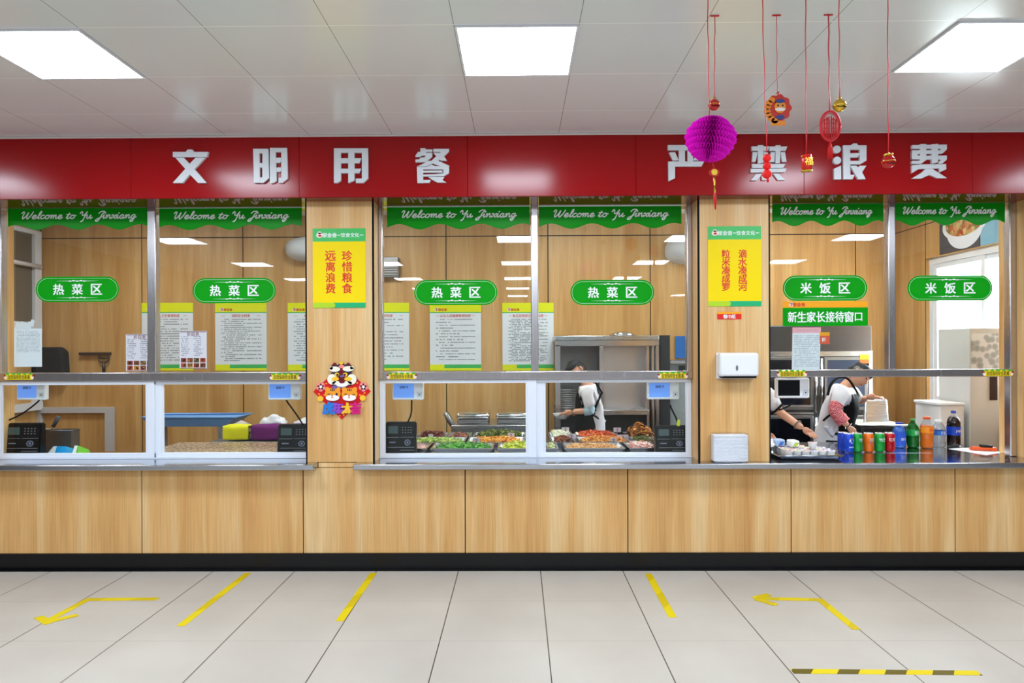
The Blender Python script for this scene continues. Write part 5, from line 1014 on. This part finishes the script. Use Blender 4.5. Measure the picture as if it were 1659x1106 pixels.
# cans
def wrap(mb, body, x, y, z, r, h, rot=0, vertical=False, bold=.02, wid=None):
    vs, fs = text_mesh(body); xs = [p[0] for p in vs]; ys = [p[1] for p in vs]; k = h/(max(ys)-min(ys)); mx, my = (max(xs)+min(xs))/2, (max(ys)+min(ys))/2
    kx = k if wid is None else wid/(max(xs)-min(xs)); out = []
    for p in vs:
        a = -math.pi/2+rot+(p[0]-mx)*kx/r; out.append((x+r*math.cos(a), y+r*math.sin(a), z+(p[1]-my)*k))
    mb.add(out, fs, False)
def patch(mb, x, y, z, r, rot, ra, rz, n=20):
    mb.add([(x+r*math.cos(-math.pi/2+rot+ra*math.cos(2*math.pi*k/n)), y+r*math.sin(-math.pi/2+rot+ra*math.cos(2*math.pi*k/n)), z+rz*math.sin(2*math.pi*k/n)) for k in range(n)], [tuple(range(n))], False)
def can(u, Y, col, label, word=None, logo=None, wcol=WPRINT, rot=.4):
    c = at(u, 730, Y); x, y = c.x, Y; r, h = .039, .152; t = thing('drink_can', label, 'can', (x, y, ZS), 'drink cans in a row')
    MB().lathe([(.026, .002), (.034, .006), (r, .016), (r, h-.016), (r*.84, h-.004)], (x, y, ZS), 28).build('body', mat('can %s' % label[:14], col, .25, .35), t)
    mb = MB(); mb.lathe([(.001, 0), (.026, 0), (.026, .003)], (x, y, ZS), 24); mb.lathe([(r*.85, h-.004), (r*.85, h), (r*.8, h), (r*.76, h-.006), (.001, h-.006)], (x, y, ZS), 24); mb.box((x-.008, y-.02, h+ZS-.0055), (x+.008, y+.006, h+ZS-.003)); mb.build('lid', CHROME, t)
    if word: mb = MB(); wrap(mb, word, x, y, ZS+h*.66, r+.0006, .028, rot, wid=.06 if len(word) > 2 else None); mb.build('lettering', wcol, t)
    if logo == 'pepsi':
        mb = MB(); patch(mb, x, y, ZS+h*.62, r+.0005, rot, .5, .021); mb.mi = 1; n = 12
        for sg in (1, -1):
            mb.mi = 1 if sg > 0 else 2
            mb.add([(x+(r+.001)*math.cos(-math.pi/2+rot+.45*math.cos(q)), y+(r+.001)*math.sin(-math.pi/2+rot+.45*math.cos(q)), ZS+h*.62+sg*(.004+.0155*math.sin(q))+.004*math.cos(q)) for q in [math.pi*k/n for k in range(n+1)]], [tuple(range(n+1))], False)
        mb.build('logo', [WPRINT, REDP, mat('logo blue', (20, 60, 170), .4)], t)
        mb = MB(); wrap(mb, 'pepsi', x, y, ZS+h*.3, r+.0006, .016, rot, wid=.04); mb.build('lettering', WPRINT, t)
    if logo == 'fanta': mb = MB(); patch(mb, x, y, ZS+h*.52, r+.0004, rot, .62, .028); mb.mi = 1; patch(mb, x, y, ZS+h*.74, r+.0005, rot+.3, .35, .012); mb.build('logo', [mat('logo deep blue', (30, 70, 160), .4), mat('logo leaf', (60, 170, 60), .4)], t)
can(1365.5, .47, (20, 60, 180), 'blue cola can, second from the tray, half hidden', None, None); can(1374.5, .40, (24, 70, 196), 'blue cola can with round red, white and blue logo beside the yogurt tray', None, 'pepsi', rot=.25)
can(1388.5, .42, (20, 160, 60), 'green drink can left of the orange can', '雪碧', None, rot=.7); can(1407, .42, (236, 110, 20), 'orange drink can with blue round logo', '芬达', 'fanta', rot=.5)
can(1425, .42, (10, 140, 56), 'green drink can between the orange and red cans', '雪碧', None, rot=.2); can(1441, .43, (190, 10, 26), 'red cola can at the right end of the can row', '可口可乐', None, rot=.2)
# bottles
def bottle(u, vt, Y, label, prof, liquid, fill, capc, labc, z0, z1, word=None, wcol=WPRINT, clear=None, rs=1):
    c = at(u, 725, Y); x, y = c.x, Y; H = at(u, vt, Y).z-ZS; t = thing('drink_bottle', label, 'bottle', (x, y, ZS), 'drink bottles on the counter'); R0 = max(r for r, z in prof)
    pr = [(r, z*H) for r, z in prof]; shell = clear or thin_glass('clear plastic', (240, 244, 248), 1.3, .01)
    def rad(z):
        for (r0, a), (r1, b) in zip(pr[:-1], pr[1:]):
            if a <= z <= b: return r0+(r1-r0)*(z-a)/max(1e-6, b-a)
        return pr[-1][0]
    if liquid: zs = [fill*H*k/14 for k in range(15)]; MB().lathe([(.001, .004)]+[(max(.002, rad(max(q, .006))-.0025), max(q, .004)) for q in zs]+[(.001, fill*H)], (x, y, ZS), 28).build('drink', liquid, t)
    MB().lathe(pr, (x, y, ZS), 28).build('bottle', shell, t)
    cr = pr[-1][0]+.004; MB().lathe([(cr, H*.93), (cr, H*.995), (cr*.85, H), (.001, H)], (x, y, ZS), 20).build('cap', capc, t)
    if labc:
        zs = [z0*H+(z1-z0)*H*k/6 for k in range(7)]; lb = MB().lathe([(rad(q)+.0012, q) for q in zs], (x, y, ZS), 28).build('wrapper', labc, t)
        if word: mb = MB(); wrap(mb, word, x, y, ZS+(z0+z1)/2*H, rad((z0+z1)/2*H)+.002, .03, .3, wid=.052); mb.build('lettering', wcol, lb)
    return t
SODA = [(.001, .004), (.034, .004), (.044, .03), (.046, .1), (.044, .3), (.047, .45), (.047, .62), (.04, .74), (.024, .86), (.0145, .9), (.0145, .95)]
WIDE = [(.001, .004), (.038, .004), (.048, .03), (.05, .12), (.046, .3), (.05, .45), (.05, .66), (.044, .76), (.03, .85), (.025, .88), (.025, .96)]
LQB = mat('blue tinted water', (60, 120, 226), .15, 0, .6); bottle(1457, 684, .66, 'blue drink bottle with a wide cap beside the red can', WIDE, LQB, .86, mat('blue cap', (24, 70, 190), .4), mat('pale blue wrapper', (40, 90, 210), .3), .12, .62, '脉动', WPRINT)
bottle(1479, 678, .66, 'green soda bottle with green cap', SODA, mat('green soda', (10, 130, 60), .12, 0, .6), .84, mat('green cap', (10, 150, 60), .4), mat('green wrapper', (20, 170, 70), .3), .42, .64, '雪碧', WPRINT, thin_glass('green plastic', (120, 220, 150), 1.3, .02))
bottle(1501.5, 675, .62, 'orange juice bottle with orange cap', WIDE, mat('orange juice', (246, 120, 10), .2, 0, .5), .74, mat('orange cap', (240, 90, 20), .4), mat('orange wrapper', (250, 150, 30), .3), .5, .68, '果粒', ORED)
bottle(1521, 680, .68, 'clear water bottle with blue wrapper', WIDE, None, 0, mat('white cap', (232, 236, 240), .4), mat('blue white wrapper', (50, 120, 214), .3), .45, .62, '矿泉水', WPRINT, thin_glass('clear water plastic', (226, 232, 238), 1.45, .09))
bottle(1545, 665, .70, 'tall dark cola bottle with blue label and blue cap', [(.001, .004), (.042, .004), (.05, .02), (.052, .1), (.05, .4), (.052, .55), (.052, .68), (.046, .76), (.026, .86), (.016, .9), (.016, .95)], mat('dark cola', (26, 8, 6), .12, 0, .6), .83, mat('cola blue cap', (20, 50, 160), .4), mat('cola blue wrapper', (20, 70, 190), .3), .33, .57, 'pepsi', WPRINT)
mb = MB(); P = [at_z(u, v, ZS) for u, v in ((1537, 727), (1578, 724.5), (1626, 733), (1598, 737))]; mb.add([(p.x, p.y, ZS+.0006) for p in P]+[(p.x, p.y, ZS+.002) for p in P], [(3, 2, 1, 0), (4, 5, 6, 7), (0, 1, 5, 4), (1, 2, 6, 5), (2, 3, 7, 6), (3, 0, 4, 7)], False); mb.build('paper_sheet', PAPER, None, 'white sheet lying on the countertop beside the cola bottle', 'paper')
p = at_z(1594, 726, ZS+.02); t = thing('tape_dispenser', 'orange hand tool with a black top lying at the right end of the countertop', 'tool', (p.x, p.y, ZS)); OT = mat('orange plastic', (222, 84, 24), .4)
M = Matrix.Translation((p.x, p.y, ZS+.02)) @ Matrix.Rotation(-.35, 4, 'Z'); mb = MB(); mb.rbox((-.085, -.035, -.019), (.085, .03, .012), .01, 2, M); mb.rbox((-.1, -.02, -.015), (-.07, .02, .0), .006, 2, M); mb.build('body', OT, t); MB().rbox((-.03, -.03, .010), (.055, .025, .03), .006, 2, M).build('top', BLACK, t)
# ------------------------------------------------------------------ kitchen staff
HAIR = mat('black hair', (18, 14, 14), .45); CAPM = mat('dark cap', (24, 26, 36), .7); APR = mat('black apron', (12, 12, 15), .75, 0, .2); TROU = mat('dark trousers', (34, 36, 44), .8); SHOE = mat('black shoe', (16, 16, 18), .5)
CHECK = mat('red check cloth', (206, 92, 104), .8, 0, .2)
n = nd(CHECK, 'ShaderNodeTexChecker'); n.inputs['Scale'].default_value = 90; n.inputs[1].default_value = lin((196, 60, 78)); n.inputs[2].default_value = lin((226, 160, 160)); ln(CHECK, coords(CHECK), n.inputs['Vector']); ln(CHECK, n.outputs['Color'], bsdf(CHECK).inputs['Base Color'])
PALEB = mat('pale blue sleeve', (170, 200, 214), .8, 0, .2)
def hand(mb, wrist, tip, palm_n, curl=.5, size=1.0):
    """palm with four unequal bent fingers and a thumb at its side"""
    d = (tip-wrist).normalized(); s_ = d.cross(palm_n).normalized(); pn = s_.cross(d).normalized(); L = .085*size
    V = [wrist, wrist+d*L*.5, wrist+d*L*.95]; E_ = [(0, 1), (1, 2)]; R_ = [(.022, .026), (.018, .034), (.014, .034)]
    vs, fs, _ = skin(V, E_, R_, 2); mb.add(vs, fs, True)
    for k, (off, ln_) in enumerate(((-.028, .066), (-.010, .076), (.009, .070), (.026, .056))):
        p = wrist+d*L*.85+s_*off*size; q = [p]; dd = d.copy()
        for j in range(3):
            dd = (dd-pn*curl*(.35+.12*j)).normalized(); q.append(q[-1]+dd*ln_*size*(.42, .33, .25)[j])
        vs, fs, _ = skin(q, [(0, 1), (1, 2), (2, 3)], [.0095*size, .0092*size, .0085*size, .007*size], 1); mb.add(vs, fs, True)
    p = wrist+d*L*.3-s_*.022*size; q = [p, p+(-s_*.8+d*.6)*.032*size, p+(-s_*.9+d*1.5-pn*.5)*.04*size]
    vs, fs, _ = skin(q, [(0, 1), (1, 2)], [.012*size, .0105*size, .008*size], 1); mb.add(vs, fs, True)
def person(label, J, fwd, cap, sleeves, coat_r=(.145, .15, .165, .10), apron=True, tail=None):
    """J: named joints in the place; fwd: the way the person faces"""
    fwd = Vector(fwd).normalized(); side = Vector((0, 0, 1)).cross(fwd).normalized(); g = J
    t = thing('person', label, 'person', (g['pelvis'].x, g['pelvis'].y, 0))
    hipL, hipR = g['pelvis']+side*.075-Vector((0, 0, .05)), g['pelvis']-side*.075-Vector((0, 0, .05))
    def leg(h): return [h, Vector((h.x, h.y, .45))+fwd*.03, Vector((h.x, h.y, .08)), Vector((h.x, h.y, .035))+fwd*.14]
    V = [g['pelvis'], g['waist'], g['chest'], g['neck'], g['neck'].lerp(g['head'], .55)]; E_ = [(0, 1), (1, 2), (2, 3), (3, 4)]; R_ = [.115, .11, .12, .055, .05]
    for h in (hipL, hipR):
        L = leg(h); o = len(V); V += L; E_ += [(0, o), (o, o+1), (o+1, o+2), (o+2, o+3)]; R_ += [.068, .052, .042, .035]
    for s_ in 'LR':
        o = len(V); V += [g['sh'+s_], g['el'+s_], g['wr'+s_]]; E_ += [(2, o), (o, o+1), (o+1, o+2)]; R_ += [.055, .040, .028]
    mb = MB(); vs, fs, _ = skin(V, E_, R_, 2); mb.add(vs, fs, True)
    hc = g['head']; up = (hc-g['neck']).normalized(); face = (fwd*1.0-up*fwd.dot(up)).normalized(); sd = up.cross(face)
    def hp(f, s_, u): return hc+face*f+sd*s_+up*u
    M = Matrix((face, sd, up)).transposed()
    hv = []; nu, nv = 28, 18
    for j in range(nv+1):
        a = math.pi*j/nv
        for k in range(nu):
            q = 2*math.pi*k/nu; x, y, z = math.sin(a)*math.cos(q), math.sin(a)*math.sin(q), math.cos(a)
            w = 1-.22*max(0, -z)**1.5; hv.append(hc+M @ Vector((.098*x*w+(.01 if z < -.2 else 0), .078*y*w, .118*z)))
    mb.add(hv, [(j*nu+k, (j+1)*nu+k, (j+1)*nu+(k+1) % nu, j*nu+(k+1) % nu) for j in range(nv) for k in range(nu)], True)
    vs, fs, _ = skin([hp(.088, 0, .02), hp(.104, 0, -.012), hp(.098, 0, -.03)], [(0, 1), (1, 2)], [.009, .013, .012], 1); mb.add(vs, fs, True)
    for s_ in (-1, 1):
        vs, fs, _ = skin([hp(-.005, .076*s_, .022), hp(-.012, .086*s_, .0), hp(-.004, .077*s_, -.026)], [(0, 1), (1, 2)], [.012, .013, .009], 1); mb.add(vs, fs, True)
    for s_ in 'LR': hand(mb, g['wr'+s_], g['hd'+s_], g.get('pn'+s_, Vector((0, 0, 1))), g.get('curl', .5))
    mb.mi = 1
    for s_ in (-1, 1): mb.sphere(hp(.085, .03*s_, .012), .012, 10, 8, (.7, 1, .7))
    mb.mi = 2; vs, fs, _ = skin([hp(.09, -.022, -.055), hp(.097, 0, -.053), hp(.09, .022, -.055)], [(0, 1), (1, 2)], [.006, .008, .006], 1); mb.add(vs, fs, True)
    mb.build('body', [SKIN, MATS.get('eye dark') or mat('eye dark', (30, 22, 20), .3), mat('lips', (178, 96, 90), .5)], t)
    mb = MB(); rings = [Vector(v) for v in hv]; keep = []
    for j in range(nv):
        for k in range(nu):
            ids = (j*nu+k, (j+1)*nu+k, (j+1)*nu+(k+1) % nu, j*nu+(k+1) % nu); c = sum((rings[i] for i in ids), Vector())/4-hc
            if c.dot(up) > .055 or (c.dot(face) < -.005 and c.dot(up) > -.07): keep.append(ids)
    mb.add([hc+(v-hc)*1.08 for v in rings], keep, True); mb.build('hair', HAIR, t)
    mb = MB(); prof = [(.001, .05), (.06, .047), (.088, .032), (.094, .01), (.09, -.01)]; R3 = Matrix((face, sd, up)).transposed()
    for k in range(24):
        q = 2*math.pi*k/24
        for r, z in prof: mb.v.append(tuple(hc+up*.058+R3 @ Vector((r*math.cos(q)*1.06, r*math.sin(q)*.9, z))))
    for k in range(24):
        for j in range(4): mb.f.append((k*5+j, ((k+1) % 24)*5+j, ((k+1) % 24)*5+j+1, k*5+j+1)); mb.fm.append(0); mb.sm.append(True)
    mb.build('cap', cap, t)
    # coat: torso and upper arms
    low = g['pelvis']-Vector((0, 0, .12)); V = [low, g['pelvis'], g['waist'], g['chest'], g['neck'].lerp(g['chest'], .25)]; E_ = [(0, 1), (1, 2), (2, 3), (3, 4)]; R_ = [coat_r[0]*1.12, coat_r[0]*1.05, coat_r[1], coat_r[2], coat_r[3]]
    for s_ in 'LR':
        o = len(V); k = sleeves.get(s_, (.9, None))[0]; V += [g['sh'+s_], g['sh'+s_].lerp(g['el'+s_], k*.55), g['sh'+s_].lerp(g['el'+s_], k)]; E_ += [(3, o), (o, o+1), (o+1, o+2)]; R_ += [.075, .068, .064]
    vs, fs, ns = skin(V, E_, R_, 3)
    vs = [v+Vector((noise.noise(v*9), noise.noise(v*9+Vector((5, 0, 0))), noise.noise(v*9+Vector((0, 9, 0)))))*.016 for v in vs]
    MB().add(vs, fs, True).build('coat', COAT, t)
    if tail:
        mb = MB(); nx = 10
        tv = [v.lerp(tail[2], j/6)+Vector((0, .02*math.sin(i*1.9+j*.5), 0)) for j in range(7) for i, v in enumerate([tail[0].lerp(tail[1], q/nx) for q in range(nx+1)])]
        mb.add(tv, [(j*(nx+1)+i, j*(nx+1)+i+1, (j+1)*(nx+1)+i+1, (j+1)*(nx+1)+i) for j in range(6) for i in range(nx)], True); o = mb.build('coat_tail', COAT, t); md = o.modifiers.new('t', 'SOLIDIFY'); md.thickness = .006
    for s_ in 'LR':
        if s_ in sleeves and sleeves[s_][1]:
            m_, a_, b_, r_ = sleeves[s_][1]; p0, p1 = (g['sh'+s_].lerp(g['el'+s_], a_), g['el'+s_]); q1 = g['el'+s_].lerp(g['wr'+s_], b_)
            pts = spline([p0, p1.lerp(p0, .2), p1.lerp(q1, .3), q1], 5); mb = MB(); mb.tube(pts, [r_*(1+.06*math.sin(i*2.2)) for i in range(len(pts))], 14); mb.build('oversleeve', m_, t)
    if apron:
        keep = []; ax0, ax1 = g['pelvis'], g['chest']
        for f in fs:
            nn = sum((ns[i] for i in f), Vector())/len(f); c = sum((vs[i] for i in f), Vector())/len(f); pr = ax0+(ax1-ax0)*max(-.6, min(1, (c-ax0).dot(ax1-ax0)/(ax1-ax0).length_squared)); dd = (c-pr); off = abs(dd.dot(side))
            if nn.dot(fwd) > .12 and off < .15 and c.z < g['chest'].z+.07 and dd.length < .2: keep.append(f)
        mb = MB(); mb.add([v+n_*.012 for v, n_ in zip(vs, ns)], keep, True)
        used = sorted({i for f in keep for i in f}); mp = {i: k for k, i in enumerate(used)}
        mb.v = [mb.v[i] for i in used]; mb.f = [tuple(mp[i] for i in f) for f in mb.f]
        r_ = coat_r[0]*1.2; z0, z1 = g['pelvis'].z+.04, .38; n_ = 16; sk = []
        for j in range(6):
            for k in range(n_+1):
                q = -1.75+3.5*k/n_; c = g['pelvis']; rr = r_*(1+.05*j/5+.02*math.sin(k*2)); sk.append((c.x+fwd.x*rr*math.cos(q)+side.x*rr*math.sin(q), c.y+fwd.y*rr*math.cos(q)+side.y*rr*math.sin(q), z0+(z1-z0)*j/5))
        mb.add(sk, [(j*(n_+1)+k, j*(n_+1)+k+1, (j+1)*(n_+1)+k+1, (j+1)*(n_+1)+k) for j in range(5) for k in range(n_)], True)
        o = mb.build('apron', APR, t); md = o.modifiers.new('t', 'SOLIDIFY'); md.thickness = .006
    for h in (hipL, hipR):
        L = leg(h); vs2, fs2, _ = skin([L[0]+Vector((0, 0, .06)), L[1], L[2]], [(0, 1), (1, 2)], [.075, .07, .065], 2); MB().add(vs2, fs2, True).build('trouser_leg', TROU, t)
        vs2, fs2, _ = skin([L[2]-fwd*.03-Vector((0, 0, .03)), L[2]+fwd*.08-Vector((0, 0, .035)), L[3]+fwd*.04], [(0, 1), (1, 2)], [.05, .045, .035], 2); MB().add([Vector((v.x, v.y, max(v.z, .002))) for v in vs2], fs2, True).build('shoe', SHOE, t)
    return t
Y1 = 1.92
J = dict(pelvis=at(955, 708, Y1), waist=at(958, 682, Y1), chest=at(957, 648, Y1), neck=at(950, 617, Y1), head=at(935, 601, Y1), shL=at(950, 634, Y1-.16), elL=at(957, 665, Y1-.17), wrL=at(927, 667, Y1-.14), hdL=at(912, 669, Y1-.13),
         shR=at(952, 634, Y1+.15), elR=at(948, 668, Y1+.17), wrR=at(924, 669, Y1+.06), hdR=at(910, 670, Y1), pnL=Vector((0, .3, 1)), pnR=Vector((0, -.3, 1)))
pa = person('person in white coat and black apron facing the tall steel unit in the middle window', J, (-1, -.4, 0), CAPM, {'L': (.92, (PALEB, .78, .35, .046)), 'R': (.92, (PALEB, .78, .35, .046))}, (.16, .155, .16, .09), True, (at(958, 680, Y1-.13), at(981, 680, Y1+.0), at(975, 704, Y1-.06)))
mb = MB(); mb.tube(spline([at(962, 616, Y1-.16), at(969, 626, Y1-.155), at(976, 637, Y1-.11)], 4), .009, 6); mb.tube(spline([at(975, 636, Y1-.12), at(969, 649, Y1-.165), at(961, 668, Y1-.165), at(955, 676, Y1-.15)], 4), .012, 6); mb.tube(spline([at(958, 671, Y1-.16), at(966, 675, Y1-.155), at(975, 683, Y1-.11)], 4), .01, 6); mb.build('apron_strap', APR, pa)
c = at(906, 671, Y1-.05); MB().lathe([(.001, 0), (.05, 0), (.085, .055), (.08, .055), (.048, .006), (.001, .006)], (c.x+.02, c.y, c.z-.045), 22).build('bowl', mat('pale blue grey bowl', (186, 198, 206), .3), None, 'pale bowl held by the person in the middle window', 'bowl')
Y2 = 1.3
J = dict(pelvis=at(1350, 716, Y2), waist=at(1350, 688, Y2), chest=at(1358, 650, Y2), neck=at(1374, 621, Y2), head=at(1390, 608, Y2), shL=at(1378, 634, Y2+.16), elL=at(1394, 652, Y2+.16), wrL=at(1403, 643, Y2+.08), hdL=at(1412, 642.5, Y2+.06),
         shR=at(1362, 634, Y2-.16), elR=at(1352, 666, Y2-.22), wrR=at(1374, 691, Y2-.26), hdR=at(1386, 702, Y2-.27), pnR=Vector((-.4, -.3, 1)), pnL=Vector((0, 0, 1)), curl=.6)
pb = person('person in white coat and black apron bending over the rice warmer in the right window', J, (1, -.6, 0), CAPM, {'R': (.85, (CHECK, .62, .72, .056)), 'L': (.9, None)}, (.17, .165, .17, .085), True, (at(1334, 690, Y2-.12), at(1362, 690, Y2-.14), at(1348, 707, Y2-.14)))
mb = MB(); mb.tube(spline([at(1341, 640, Y2-.15), at(1347, 621, Y2-.13), at(1360, 611, Y2-.08), at(1374, 614, Y2-.10), at(1384, 628, Y2-.09), at(1391, 641, Y2-.06)], 5), .011, 6); mb.tube(spline([at(1334, 681, Y2-.13), at(1342, 674, Y2-.17), at(1352, 668, Y2-.19)], 4), .011, 6); mb.build('apron_strap', APR, pb)
p = at(1374, 690, Y2-.26); mb = MB(); d_ = (J['hdR']-J['wrR']).normalized(); e1 = d_.orthogonal().normalized(); e2 = d_.cross(e1); mb.tube([p+(e1*math.cos(q)+e2*math.sin(q))*.034 for q in [2*math.pi*k/18 for k in range(19)]], .004, 6); mb.build('bracelet', CHROME, pb)
Y3 = 1.22
J = dict(pelvis=at(1205, 712, Y3), waist=at(1207, 680, Y3), chest=at(1212, 640, Y3), neck=at(1220, 605, Y3), head=at(1226, 578, Y3), shL=at(1212, 625, Y3+.17), elL=at(1222, 680, Y3+.2), wrL=at(1240, 700, Y3+.05), hdL=at(1248, 706, Y3),
         shR=at(1234, 626, Y3-.15), elR=at(1262, 667, Y3-.28), wrR=at(1301, 694, Y3-.48), hdR=at(1318, 705, Y3-.58), pnR=Vector((0, -.1, 1)), curl=.35)
pc_ = person('person behind the right pillar reaching a bare forearm over the yogurt tray', J, (1, -.5, 0), CAPM, {'R': (.98, None), 'L': (.9, None)}, (.145, .15, .16, .085), True)
mb = MB(); q0 = J['elR'].lerp(J['wrR'], .78); d_ = (J['wrR']-J['elR']).normalized(); e1 = d_.orthogonal().normalized(); e2 = d_.cross(e1); mb.tube([q0+(e1*math.cos(q)+e2*math.sin(q))*.035 for q in [2*math.pi*k/18 for k in range(19)]], .007, 6); mb.build('wrist_band', mat('grey band', (120, 104, 98), .5), pc_)
mb = MB(); mb.tube(spline([at(1250, 670, Y3-.3), at(1258, 664, Y3-.345), at(1267, 655, Y3-.33)], 4), .011, 6); mb.build('sleeve_strap', APR, pc_)
